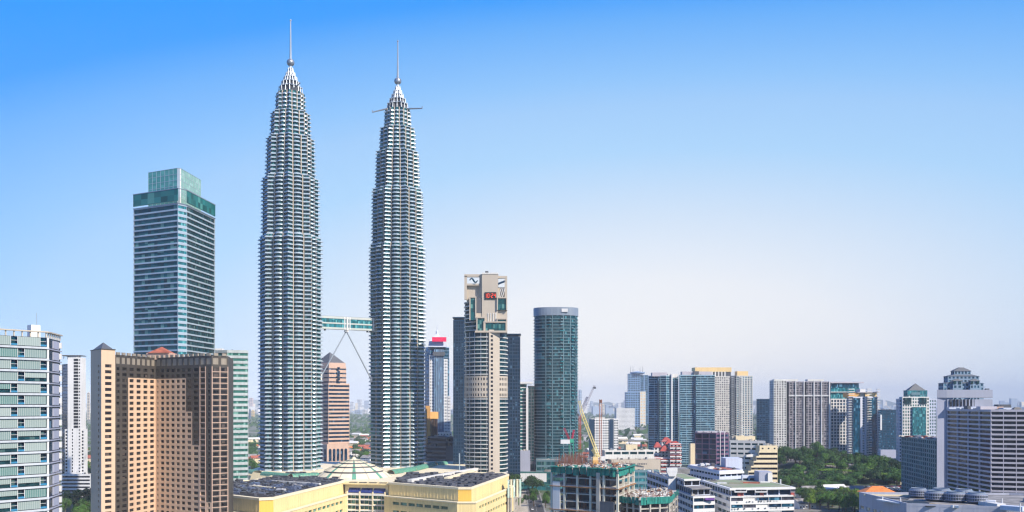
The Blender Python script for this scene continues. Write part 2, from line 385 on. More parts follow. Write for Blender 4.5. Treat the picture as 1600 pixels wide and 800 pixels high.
def twin_tower(label, cx, cy, phase):
    root = thing('twin_tower', label, 'skyscraper', (cx, cy, 29.6), group='pair of steel and glass spired skyscrapers')
    tiers = [(29.6, 246, 29.2, 58), (246, 301, 26.9, 15), (301, 338, 23.4, 10), (338, 361.5, 19.2, 6), (361.5, 380.5, 14.4, 5)]
    P = lambda r, k=1.0: [(x*r*k, y*r*k) for x, y in star(1, phase=phase)]
    fk = .97
    for ti, (z0, z1, Rr, nf) in enumerate(tiers):
        h = (z1-z0)/nf; tap = 1.0 if ti < 1 else (.985 if ti == 1 else .95)
        mb = MB(); mb.prism(P(Rr*.945), z0-29.6, z1-29.6, top=P(Rr*.945*tap)); mb.build('glazing', M['g_tower'], root).location = (0, 0, 0)
        base = MB(); pr = [(.92, h*.0), (1.035, .0), (1.03, h*.07), (1.0, h*.10), (1.0, h*.36), (.92, h*.37)]
        base.rings([(P(Rr, k), z) for k, z in pr]); proto = None
        if ti: cap = MB(); cap.prism(P(tiers[ti-1][2]*.97), z0-29.6-.6, z0-29.6+.02); cap.build('setback_roof', M['steel'], root).location = (0, 0, 0)
        for f in range(nf):
            if proto is None: proto = base.build('floor_band', M['steel'], root); o = proto
            else: o = proto.copy(); COL.objects.link(o); o.parent = root
            k = 1+(tap-1)*f/nf; o.location = (0, 0, z0-29.6+f*h+(h*.25 if f else 0)*0); o.scale = (k, k, 1)
        for s in range(16):       # slim vertical fins in the re-entrant corners
            a = phase+(s//2)*math.pi/4+(.19 if s % 2 else -.19); r_ = Rr*.815
            fb = MB(); fb.box((0, 0, (z1-z0)/2), (1.0, .7, z1-z0), a); o = fb.build('fin', M['tan_stone'], root); o.location = (r_*math.cos(a), r_*math.sin(a), z0-29.6)
    # crown: shrinking star rings with vertical ribs
    cr = [(380.5, 387, 11.2, 10.3), (387, 392, 8.7, 8.0), (392, 396.3, 6.5, 5.9), (396.3, 400.2, 4.6, 4.1), (400.2, 404.5, 2.9, 2.2)]
    for z0, z1, r0, r1 in cr:
        mb = MB(); mb.prism(P(r0*.9), z0-29.6, z1-29.6, top=P(r1*.9)); mb.build('crown_glazing', M['slate'] if z0 < 390 else M['steel_dark'], root).location = (0, 0, 0)
        mb = MB(); h = z1-z0
        for k, zz in ((r0*1.03, z0), (r1*1.08, z1-.9)): mb.rings([(P(k, .88), zz-29.6), (P(k), zz-29.6), (P(k), zz+.55-29.6), (P(k, .88), zz+.55-29.6)])
        for s in range(16):
            a = phase+s*math.pi/8; kk = 1.0 if s % 2 == 0 else .93
            if s % 2 and r0 < 4: continue
            mb.tube((r0*kk*math.cos(a), r0*kk*math.sin(a), z0-29.6), (r1*kk*math.cos(a), r1*kk*math.sin(a), z1-29.6), .3, .26)
        mb.build('crown_tier', M['steel_crown'], root).location = (0, 0, 0)
    mb = MB(); mb.lathe((0, 0), [(1.9, 374), (1.3, 376.5), (1.5, 377.2), (1.0, 377.6)], 12); mb.build('neck', M['steel'], root).location = (0, 0, 0)
    mb = MB(); mb.lathe((0, 0), [(3.5*math.sin(math.pi*i/14)+.01, 380.1-3.5*math.cos(math.pi*i/14)) for i in range(15)], 20)
    for i in range(5): z = 378.4+i*.85; rr = math.sqrt(max(.1, 3.5**2-(z-380.1)**2))+.12; mb.lathe((0, 0), [(rr-.2, z-.1), (rr, z), (rr-.2, z+.1)], 20)
    mb.build('ball', M['steel_dark'], root).location = (0, 0, 0)
    mb = MB(); mb.lathe((0, 0), [(1.15, 383), (.9, 392), (.68, 405), (.48, 419), (.3, 419.4)], 10); mb.build('spire', M['steel_crown'], root).location = (0, 0, 0)
    mb = MB(); mb.lathe((0, 0), [(.9*math.sin(math.pi*i/8)+.01, 419.6-.9*math.cos(math.pi*i/8)) for i in range(9)], 10); mb.build('finial', M['steel_dark'], root).location = (0, 0, 0)
    return root
TL = (X(454, 838), 838.); TR = (X(621.5, 886), 886.)
va = math.atan2(-TL[1], -TL[0]); tl = twin_tower('taller looking twin skyscraper with spire, left of the skybridge', *TL, va-R(5))
vb = math.atan2(-TR[1], -TR[0]); trw = twin_tower('twin skyscraper with spire, right of the skybridge, two cleaning booms spread at its crown', *TR, vb+R(18))
mb = MB()
for (pa, ya, pb, yb) in ((606, 173, 584, 180), (637, 173, 661, 174)):
    a = Vector((X(pa, 886)-TR[0], -6, Z(ya, 886)-29.6)); q = Vector((X(pb, 886)-TR[0], -9, Z(yb, 886)-29.6))
    mb2 = MB().tube(a, q, .85, .55, 6); mb2.tube(q, q+Vector((0, 0, 1.8)), .5, .5, 5); o = mb2.build('cleaning_boom', M['steel_dark'], trw); o.location = (0, 0, 0)
mb2 = MB(); a = Vector((X(463, 838)-TL[0], -9, Z(143, 838)-29.6)); mb2.tube(a, a+Vector((6.5, -2, 4.2)), .5, .3, 5); mb2.box(a+Vector((-.5, 0, -2)), (2.4, 1.5, 5)); o = mb2.build('cleaning_boom', M['slate'], tl); o.location = (0, 0, 0)
# skybridge
bl = Vector((X(498, 845), 845, 0)); br = Vector((X(583, 873), 873, 0)); bd = (br-bl); bL = bd.length; brot = math.atan2(bd.y, bd.x); zt, zb = Z(493.5, 845), Z(513.5, 845)
sb = thing('skybridge', 'two storey glazed bridge joining the twin towers halfway up', 'skybridge', ((bl.x+br.x)/2, (bl.y+br.y)/2, zb))
def bb(name, u, v, z, d, m): 
    o = MB().box((0, 0, 0), d).build(name, m, sb); c = Vector((math.cos(brot)*u-math.sin(brot)*v, math.sin(brot)*u+math.cos(brot)*v, z)); o.location = c; o.rotation_euler = (0, 0, brot); return o
H = zt-zb
for z, hh in ((.9, 1.8), (H*.47, 1.3), (H-1.0, 2.0)): bb('deck_beam', 0, 0, z, (bL+4, 5.4, hh), M['bridge_grey'])
for s in (-1, 1):
    for z0, z1 in ((1.8, H*.47-.65), (H*.47+.65, H-2.0)): bb('glass_wall', s*(bL/4), 0, (z0+z1)/2, (bL/2-1, 4.6, z1-z0), M['g_cyan'])
bb('centre_frame', 0, 0, H/2-.3, (1.6, 6.2, H+.8), M['white']); 
for s in (-1, 1): bb('centre_frame', s*2.6, 0, H/2, (.8, 5.9, H+.2), M['white']); bb('end_frame', s*(bL/2-.6), 0, H/2, (1.4, 6.0, H+.4), M['offwhite']); bb('fixing_bracket', s*(bL/2-6), 0, -.7, (1.2, 2.2, 1.6), M['slate'])
bb('roof_rail', 0, 0, H+.5, (bL, .3, .3), M['steel_dark'])
top = Vector((0, 0, -1.2)); bb('leg_hub', 0, 0, -.9, (3, 3.4, 2.6), M['white'])
for s, pyl in ((-1, 590), (1, 592)):
    u = s*(bL/2-2.0); ft = Vector((math.cos(brot)*u, math.sin(brot)*u, Z(pyl, 860)-zb))
    o = MB().tube(top, ft, .62, .62, 10).build('leg', M['steel_crown'], sb); o.location = (0, 0, 0)
    o = MB().box((0, 0, 0), (1.8, 2.2, 5.2)).build('leg_foot', M['offwhite'], sb); o.location = ft; o.rotation_euler = (0, 0, brot)

# ------------------------------------------------------------------ shopping mall with dome
mall = B('shopping_mall', 'yellow stone shopping mall with dark cluttered roof and domed atrium', 'mall', (-110, 700, 0))
RZ, LZ = 30.0, 20.5
left = [(-196, 596), (-160, 567), (-152, 571), (-131, 694), (-131, 790), (-197, 790), (-205, 706), (-232, 690), (-222, 617)]
right = [(-94, 683), (-38.5, 641), (-29, 641), (-2.7, 763), (-8, 785), (-94, 785)]
def ribs(mb, A_, B_, z0, z1, step, w=.35, pr=.14):
    L = math.hypot(B_[0]-A_[0], B_[1]-A_[1]); n = int(L/step); rot = math.atan2(B_[1]-A_[1], B_[0]-A_[0]); nx, ny = math.sin(rot), -math.cos(rot)
    for i in range(1, n): u = i/n; mb.box((A_[0]+(B_[0]-A_[0])*u+nx*pr/2, A_[1]+(B_[1]-A_[1])*u+ny*pr/2, (z0+z1)/2), (w, pr, z1-z0), rot)
def mallwing(poly, lower, front_ids, corner):
    mallm = [M['mall_yellow'], M['mall_cream'], M['mall_gold']]
    mb = MB(); n = len(poly)
    for i in range(n):
        A_, B_ = poly[i], poly[(i+1) % n]; mb.face([(*A_, 0), (*B_, 0), (*B_, RZ), (*A_, RZ)], 2 if i == corner else 0)
        if i in front_ids: ribs(mb, A_, B_, LZ+.9, RZ-.9, 3.2)
    mb.build('upper_wall', mallm, mall.root)
    c = cen(poly); inn = [(c[0]+(p[0]-c[0])*.955, c[1]+(p[1]-c[1])*.955) for p in poly]; outp = grow(poly, .5)
    mb = MB(); mb.rings([(outp, RZ-.8), (outp, RZ+.7), (inn, RZ+.7), (inn, RZ-.8)]); mb.build('cornice', M['mall_cream'], mall.root)
    mb = MB(); mb.face([(*p, RZ+.02) for p in inn]); mb.build('roof', M['roof_dark'], mall.root)
    low = lower; mb = MB(); n = len(low)
    for i in range(n):
        A_, B_ = low[i], low[(i+1) % n]; mid = Vector(((A_[0]+B_[0])/2, (A_[1]+B_[1])/2)); nr = Vector((B_[1]-A_[1], -(B_[0]-A_[0]))).normalized()
        L = math.hypot(A_[0]-B_[0], A_[1]-B_[1])
        if nr.dot(mid.normalized()) < .3 and L > 15:
            st = S(4.6, 8.5, .82, .48, M['g_green'], d=.9, so=.3, skip=lambda i, j, nx, nz: i == 0 or i == nx-1)
            mb.face([(*A_, 0), (*B_, 0), (*B_, 7.5), (*A_, 7.5)]); facade(mb, A_, B_, 7.5, 12.1, st, mall.panes)
            mb.face([(*A_, 12.1), (*B_, 12.1), (*B_, 13.9), (*A_, 13.9)]); facade(mb, A_, B_, 13.9, 18.5, st, mall.panes)
            mb.face([(*A_, 18.5), (*B_, 18.5), (*B_, LZ), (*A_, LZ)]); ribs(mb, A_, B_, 0, 7.5, 4)
        else: mb.face([(*A_, 0), (*B_, 0), (*B_, LZ), (*A_, LZ)])
    mb.build('lower_wall', M['mall_yellow'], mall.root)
    o2 = grow(low, .6); mb = MB(); mb.rings([(o2, LZ-.7), (o2, LZ+.25), (grow(low, -3), LZ+.25), (grow(low, -3), LZ-.7)]); mb.build('ledge', M['mall_cream'], mall.root)
mallwing(left, [(-201, 594), (-161, 562), (-149, 566), (-127.2, 692), (-131, 790), (-197, 790), (-205, 706), (-232, 692), (-228, 615)], (0, 2), 1)
mallwing(right, [(-97, 680.5), (-39, 636.5), (-25.5, 636.5), (1.8, 763), (-8, 786), (-94, 786)], (0, 2), 1)
# glazed centre bay
cA, cB = (-128, 694), (-96.5, 686); mb = MB(); st = S(4.15, 3.5, .94, .70, M['g_green'], d=.5, so=.75, alt=lambda i, j, nx, nz: M['g_blue'] if (i*7+j*5) % 6 == 0 else None)
facade(mb, cA, cB, 0, 20.75, st, mall.panes)
mb.face([(*cA, 20.75), (*cB, 20.75), (-96, 706, 20.75), (-128, 706, 20.75)])
mb.build('centre_wall', M['mall_cream'], mall.root)
crot = math.atan2(cB[1]-cA[1], cB[0]-cA[0])
for z in (4.2, 8.35, 12.5, 16.65, 20.8): 
    o = MB().box(((cA[0]+cB[0])/2+.2, (cA[1]+cB[1])/2-.8, z), (31, 1.6, .7 if z < 20 else 1.6), crot).build('balcony_band', M['white'], mall.root)
for u in (.02, .34, .67, .98): MB().box((cA[0]+(cB[0]-cA[0])*u, cA[1]+(cB[1]-cA[1])*u-1.2, 11.5), (.9, 1.0, 23), crot).build('pier', M['mall_cream'], mall.root)
for k in range(3):
    u = .19+.32*k; o = MB(); c = (cA[0]+(cB[0]-cA[0])*u, cA[1]+(cB[1]-cA[1])*u+1.5, 24.2); o.box((0, 0, 0), (9.4, 5.6, .3)); q = o.build('solar_awning', M['solar'], mall.root); q.location = Vector(c)-mall.root.location; q.rotation_euler = (R(50), 0, crot)
MB().prism([(-130, 697), (-95, 688), (-94, 702), (-131, 712)], 21, 28.2).build('attic_wall', M['mall_cream'], mall.root)
MB().prism([(-131, 693.5), (-94, 684), (-92, 704), (-132, 714)], 28.25, 29.0).build('canopy_roof', M['mall_yellow'], mall.root)
for k in range(4): MB().box((-124+k*8, 700-k*2, 29.25), (6, 3, .5), crot).build('roof_unit', M['roof_dark'], mall.root)
mall.finish(cap=100, minarea=2)
# roof clutter in rows
def inside(p, poly):
    c = False; n = len(poly)
    for i in range(n):
        a, b2 = poly[i], poly[(i+1) % n]
        if (a[1] > p[1]) != (b2[1] > p[1]) and p[0] < (b2[0]-a[0])*(p[1]-a[1])/(b2[1]-a[1])+a[0]: c = not c
    return c
rnd = random.Random(3); M['unit_dark'] = mat('unit_dark', (.09, .095, .12), .35, var=.3, streak=0); M['unit_blue'] = mat('unit_blue', (.10, .13, .22), .3, var=.3, streak=0); M['unit_light'] = mat('unit_light', (.45, .45, .47), .5, var=.2)
cnt = 0; clutter = MB()
for poly, rot in ((left, R(-20)), (right, R(50))):
    c = cen(poly); sh = [(c[0]+(p[0]-c[0])*.9, c[1]+(p[1]-c[1])*.9) for p in poly]
    for j in range(-16, 17):
        for i in range(-10, 11):
            x = c[0]+i*9.2*math.cos(rot)-j*6.6*math.sin(rot)+rnd.uniform(-1.5, 1.5); y = c[1]+i*9.2*math.sin(rot)+j*6.6*math.cos(rot)+rnd.uniform(-1, 1)
            if not inside((x, y), sh): continue
            if rnd.random() < .12: continue
            m = rnd.choice(['unit_dark', 'unit_dark', 'unit_dark', 'unit_blue', 'roof_dark', 'unit_light'] if rnd.random() < .6 else ['unit_dark', 'unit_blue']); h = rnd.uniform(.5, 2.0)
            if cnt < 98:
                cnt += 1; q = MB().box((0, 0, 0), (rnd.uniform(5, 8.8), rnd.uniform(2.6, 5.2), h)); q.box((rnd.uniform(-2, 2), 0, h/2+.3), (1.2, 1.2, .8), 0, 0)
                o = q.build('roof_unit', M[m], mall.root); o.location = Vector((x, y, RZ+h/2+.1))-mall.root.location; o.rotation_euler = (R(rnd.uniform(-9, 9)), R(rnd.uniform(-4, 4)), rot)
            else: clutter.box((x, y, RZ+h/2), (rnd.uniform(4, 8), rnd.uniform(2, 4), h), rot)
if clutter.v: clutter.build('roof_clutter', M['unit_dark'], mall.root)['kind'] = 'stuff'
def strip(name, A_, B_, w, h, z, m):
    L = math.hypot(B_[0]-A_[0], B_[1]-A_[1]); return MB().box(((A_[0]+B_[0])/2, (A_[1]+B_[1])/2, z+h/2), (L, w, h), math.atan2(B_[1]-A_[1], B_[0]-A_[0])).build(name, m, mall.root)
strip('roof_duct', onplane(640, 754, 30), onplane(745, 735, 30), 3.5, 2.4, 30, M['offwhite']); strip('roof_duct', onplane(697, 750, 30), onplane(738, 738, 30), 3.5, 2.0, 30.1, M['mall_cream'])
strip('roof_duct', onplane(395, 762, 30), onplane(428, 765, 30), 2.5, 1.4, 30.2, M['mall_cream']); strip('roof_duct', onplane(425, 754, 30), onplane(500, 759, 30), 2.2, 1.6, 30.2, M['offwhite'])
# podium deck behind the wings, green arcade roofs
pod = [(-131, 706), (-93, 700), (-93, 786), (-30, 800), (-40, 880), (-60, 960), (-250, 940), (-240, 800), (-197, 790), (-131, 790)]
MB().prism(pod, 8, 29.55).build('podium_deck', M['mall_cream'], mall.root)
def arcade(pts, w, h, n=10):
    mb = MB(); 
    for a, b2 in zip(pts[:-1], pts[1:]):
        d = Vector((b2[0]-a[0], b2[1]-a[1])); L = d.length; d.normalize(); nrm = Vector((d.y, -d.x)); k = max(1, int(L/2.4))
        for i in range(k):
            for s in range(5):
                t0, t1 = math.pi*s/5, math.pi*(s+1)/5; u0 = L*i/k+.15; u1 = L*(i+1)/k-.15
                pt = lambda u, t_: (a[0]+d.x*u+nrm.x*math.cos(t_)*w/2, a[1]+d.y*u+nrm.y*math.cos(t_)*w/2, 29.9+h*math.sin(t_))
                mb.face([pt(u0, t0), pt(u1, t0), pt(u1, t1), pt(u0, t1)])
                pb = lambda u, t_: (a[0]+d.x*u+nrm.x*math.cos(t_)*(w/2-.3), a[1]+d.y*u+nrm.y*math.cos(t_)*(w/2-.3), 29.9+(h-.3)*math.sin(t_))
                ua, ub = L*i/k, L*(i+1)/k; mb.face([pb(ua, t0), pb(ub, t0), pb(ub, t1), pb(ua, t1)], 1)
    return mb.build('arcade_roof', [M['copper_green'], M['mall_cream']], mall.root)
arcade([onplane(413, 742, 30), onplane(455, 746, 30), onplane(497, 744, 30)], 9, 3.2); arcade([onplane(388, 738, 30), onplane(402, 740, 30)], 10, 3)
arcade([onplane(610, 740, 30), onplane(645, 735, 30), onplane(676, 727, 30)], 9, 3.4); arcade([onplane(680, 726, 30), onplane(696, 725, 30)], 9, 3.0)
# dome: five stepped tiers of cream panels with green ribs
dc = (X(553, 752), 752.); tiers = [(31.5, 29.6, 26.0, 33.7), (24.6, 35.0, 19.2, 37.7), (18.0, 38.9, 12.8, 40.6), (11.6, 41.6, 7.2, 42.7), (6.2, 43.4, 2.0, 44.4)]
for k, (r0, z0, r1, z1) in enumerate(tiers):
    MB().prism(circle(dc, r0, 32), z0, z1, top=circle(dc, r1, 32)).build('dome_tier', M['mall_cream'], mall.root)
    if k < 4: MB().prism(circle(dc, tiers[k+1][0]-.25, 32), z1-.1, tiers[k+1][1]-.02).build('dome_louvre', M['slate'], mall.root)
    mb = MB()
    for s in range(16):
        a = 2*math.pi*s/16-1.39; w_ = .055 if s % 2 == 0 else .02
        def pt(r_, z_, da): return (dc[0]+r_*math.cos(a+da)+0, dc[1]+r_*math.sin(a+da), z_+.14)
        mb.face([pt(r0+.03, z0, -w_), pt(r0+.03, z0, w_), pt(r1+.03, z1, w_), pt(r1+.03, z1, -w_)], 0 if s % 2 == 0 else 1)
    mb.build('dome_ribs', [M['copper_green'], M['tan_stone']], mall.root)
MB().lathe(dc, [(2, 44.3), (1.6, 45.3), (.3, 45.8), (.2, 47.5), (.05, 47.6)], 10).build('dome_finial', M['mall_cream'], mall.root)

# ------------------------------------------------------------------ left side: apartment block, white tower, hotel, office towers
def build_apartment():
    p0, p1, p2 = (-157.3, 232.6), (-135.2, 260.2), (-138.1, 273.8); back = [(-165, 285), (-175, 250)]
    zt = Z(528, 260); b = B('apartment_block', 'pale glass apartment block with staggered open bays at the left edge', 'apartments', (-150, 258, 0))
    fh = 3.34; nf = 18; z0 = zt-nf*fh
    poly = [p0, p1, p2]+back
    mb = MB()
    for i in range(len(poly)): A_, C_ = poly[i], poly[(i+1) % len(poly)]; mb.face([(*A_, 0), (*C_, 0), (*C_, zt), (*A_, zt)])
    # open bays are recessed: the front wall sits 1.4 m behind the slab edges
    b.part('wall', mb, M['g_navy'])
    MB().prism(poly, zt-.02, zt+.1).build('roof', M['roof_grey'], b.root)
    d = Vector((p1[0]-p0[0], p1[1]-p0[1])); L = d.length; u_ = d/L; nrm = Vector((u_.y, -u_.x)); rot = math.atan2(u_.y, u_.x)
    q = lambda u, o, z: (p1[0]-u_.x*u+nrm.x*o, p1[1]-u_.y*u+nrm.y*o, z)
    mint = bpy.data.materials.new('mint_panel'); mint.use_nodes = True; t = mint.node_tree; bs = t.nodes['Principled BSDF']; bs.inputs['Roughness'].default_value = .35
    tc = t.nodes.new('ShaderNodeTexCoord'); sp = t.nodes.new('ShaderNodeSeparateXYZ'); t.links.new(tc.outputs['Object'], sp.inputs[0])
    w = t.nodes.new('ShaderNodeMath'); w.operation = 'FRACT'; sc = t.nodes.new('ShaderNodeMath'); sc.operation = 'MULTIPLY'; sc.inputs[1].default_value = 12; t.links.new(sp.outputs[0], sc.inputs[0]); t.links.new(sc.outputs[0], w.inputs[0])
    gt = t.nodes.new('ShaderNodeMath'); gt.operation = 'LESS_THAN'; gt.inputs[1].default_value = .16; t.links.new(w.outputs[0], gt.inputs[0])
    oi = t.nodes.new('ShaderNodeObjectInfo'); rr = t.nodes.new('ShaderNodeValToRGB'); t.links.new(oi.outputs['Random'], rr.inputs[0]); rr.color_ramp.interpolation = 'CONSTANT'
    e = rr.color_ramp.elements; e[0].color = (.22, .28, .27, 1); e[1].position = .8; e[1].color = (.09, .19, .18, 1); k = e.new(.4); k.color = (.26, .32, .31, 1); k = e.new(.62); k.color = (.17, .24, .235, 1)
    mxx = t.nodes.new('ShaderNodeMix'); mxx.data_type = 'RGBA'; t.links.new(gt.outputs[0], mxx.inputs[0]); t.links.new(rr.outputs[0], mxx.inputs[6]); mxx.inputs[7].default_value = (.42, .47, .46, 1); t.links.new(mxx.outputs[2], bs.inputs['Base Color'])
    M['blue_sill'] = mat('blue_sill', (.03, .20, .36), .5, var=.08)
    rn = random.Random(5); panels = []; sills = []; frames = []; slabs = []
    for j in range(nf):
        zb = z0+j*fh; row = (nf-1-j)
        slabs.append((q(L/2, .35, zb+.34), (L+.6, 1.5, .58), rot, M['slab_grey']))
        u = .35 if row % 2 else -5.6+.0
        seq = []
        uu = .3
        first = 'N' if row % 2 == 0 else 'W'
        while uu < L:
            wd = 1.75 if first == 'N' else 6.0; seq.append((first, uu, min(wd, L-uu))); uu += wd+.12; first = 'W' if first == 'N' else 'N'
        for kind, us, wd in seq:
            if wd < .4: continue
            c = us+wd/2
            if kind == 'W': 
                hh = fh-.9; cut = rn.random() < .3
                panels.append((q(c, .62, zb+.84+hh/2+(.45 if cut else 0)), (wd, .12, hh-(.9 if cut else 0)), rot, mint if not (row == 8 and c < 5) else M['rust']))
                if cut: panels.append((q(c, .3, zb+1.15), (wd, .1, .8), rot, M['g_deep']))
            else: sills.append((q(c, .7, zb+1.05), (wd, .35, .5), rot, M['blue_sill'])); frames.append((q(c, .5, zb+2.2), (wd, .08, .08), rot, M['white'])); panels.append((q(c+.2, .2, zb+2.1), (wd*.6, .1, 1.5), rot, M['g_deep']))
            frames.append((q(us+wd+.06, .66, zb+fh/2+.4), (.12, .3, fh-.8), rot, M['white']))
    boxes_as_parts(b.root, 'floor_slab', slabs, 60, 1); boxes_as_parts(b.root, 'window_panel', panels, 95, 4); boxes_as_parts(b.root, 'sill_panel', sills, 60, 3); boxes_as_parts(b.root, 'frame_bar', frames, 90, 2)
    MB().box(q(-.1, .5, (zt+z0)/2), (.45, .7, zt-z0), rot).build('corner_post', M['white'], b.root)
    d2 = Vector((p2[0]-p1[0], p2[1]-p1[1])); L2 = d2.length; u2 = d2/L2; n2 = Vector((u2.y, -u2.x)); r2 = math.atan2(u2.y, u2.x); q2 = lambda u, o, z: (p1[0]+u2.x*u+n2.x*o, p1[1]+u2.y*u+n2.y*o, z)
    bal = []; sl2 = []; wn = []
    for j in range(nf):
        zb = z0+j*fh; sl2.append((q2(L2/2, .25, zb+.2), (L2, .6, .3), r2, M['greywall'])); wn.append((q2(2.7, .1, zb+1.85), (4.6, .3, 2.6), r2, M['g_navy'])); bal.append((q2(8.2, .25, zb+1.75), (5.6, .5, 2.3), r2, M['greywall'])); bal.append((q2(12.4, .4, zb+1.9), (1.0, .9, 1.7), r2, M['white']))
    boxes_as_parts(b.root, 'side_slab', sl2, 40, 1); boxes_as_parts(b.root, 'side_window', wn, 40, 1); boxes_as_parts(b.root, 'balcony', bal, 60, 1)
    # roof frame
    mb = MB(); 
    for u in [i*2.2 for i in range(13)]: mb.box(q(u+.2, .2, zt+.85), (.3, .3, 1.5), rot)
    for u in [1, 3, 5, 7, 9, 11, 13]: mb.box(q2(u, .2, zt+.85), (.25, .3, 1.5), r2)
    mb.box(q(L/2, .2, zt+1.7), (L+.6, 1.2, .35), rot); mb.box(q2(L2/2, .2, zt+1.7), (L2, 1.2, .35), r2); mb.build('roof_frame', M['tan_stone'], b.root)
    MB().box(q(1.8, -4, zt+2.0), (2.6, 2.6, 3.6), rot).build('water_tank', M['white'], b.root)
    MB().tube(q(1.0, -4, zt+3), q(1.0, -4, zt+7.5), .06).build('mast', M['steel_dark'], b.root)
    mb = MB().box(q(14.5, -3, zt+1.6), (5, 3, 2.8), rot); mb.build('plant_room', M['offwhite'], b.root)
build_apartment()

def build_white_tower():
    Y = 860; b = B('office_tower', 'slim white tower with dark corner glass between the glass apartments and hotel', 'tower', (*at(115, Y+10), 0))
    zt = Z(560, Y)
    P1 = quad(97, Y+16, 107, Y+1.5, 133, Y+10); b.wall(P1, 0, zt-6, [S(3.1, 0, .97, .80, M['g_navy'])]*2, M['slate'], name='glass_shaft')
    P2 = rect(106, 127, Y-1.5, 10, .05); b.wall(P2, 0, zt, [S(3.05, 3.1, .0, .5, M['g_black'])], M['white'])
    pan = []; x0 = X(118.5, Y-1.7); 
    for j in range(int(zt/3.05)):
        z = j*3.05+1.6
        if z > Z(670, Y): pan.append(((x0, Y-1.45, z), (4.2, .3, 2.2), .05, M['black']))
        for px in (109, 125.3): pan.append(((X(px, Y), Y-1.45, z), (1.0, .3, 1.1), .05, M['black']))
        if z <= Z(670, Y): pan.append(((X(114.5, Y), Y-1.45, z), (1.0, .3, 1.8), .05, M['black']))
    boxes_as_parts(b.root, 'window', pan, 100, 3)
    for px, w in ((103.5, 5), (129, 4.5)):
        Pz = rect(px-w/2+.3, px+w/2, Y-.8, 8, .05); st = S(3.05, 0, .62, .6, M['g_black']); b.wall(Pz, 0, Z(672, Y), [st], M['white'], name='side_bay')
    b.finish()
    c = cen(P1); MB().box((*c, zt+3.2), (19, 14, .7), .1).build('roof_slab', M['slate'], b.root); MB().box((c[0], c[1], zt+1.2), (9, 8, 3.4), .1).build('plant_room', M['pale_blue'], b.root)
    for dx in (-7, -3, 3, 7): MB().tube((c[0]+dx, c[1]-5, zt-1), (c[0]+dx, c[1]-5, zt+3), .35).build('roof_post', M['white'], b.root)
    pod = B('podium_block', 'low white banded block at foot of the slim white tower', 'building', (*at(134, 850), 0)); pod.wall(rect(96, 141, 848, 9), 0, Z(742, 850), [S(3.4, 0, .97, .5, M['g_black'])], M['white']); pod.finish()
build_white_tower()

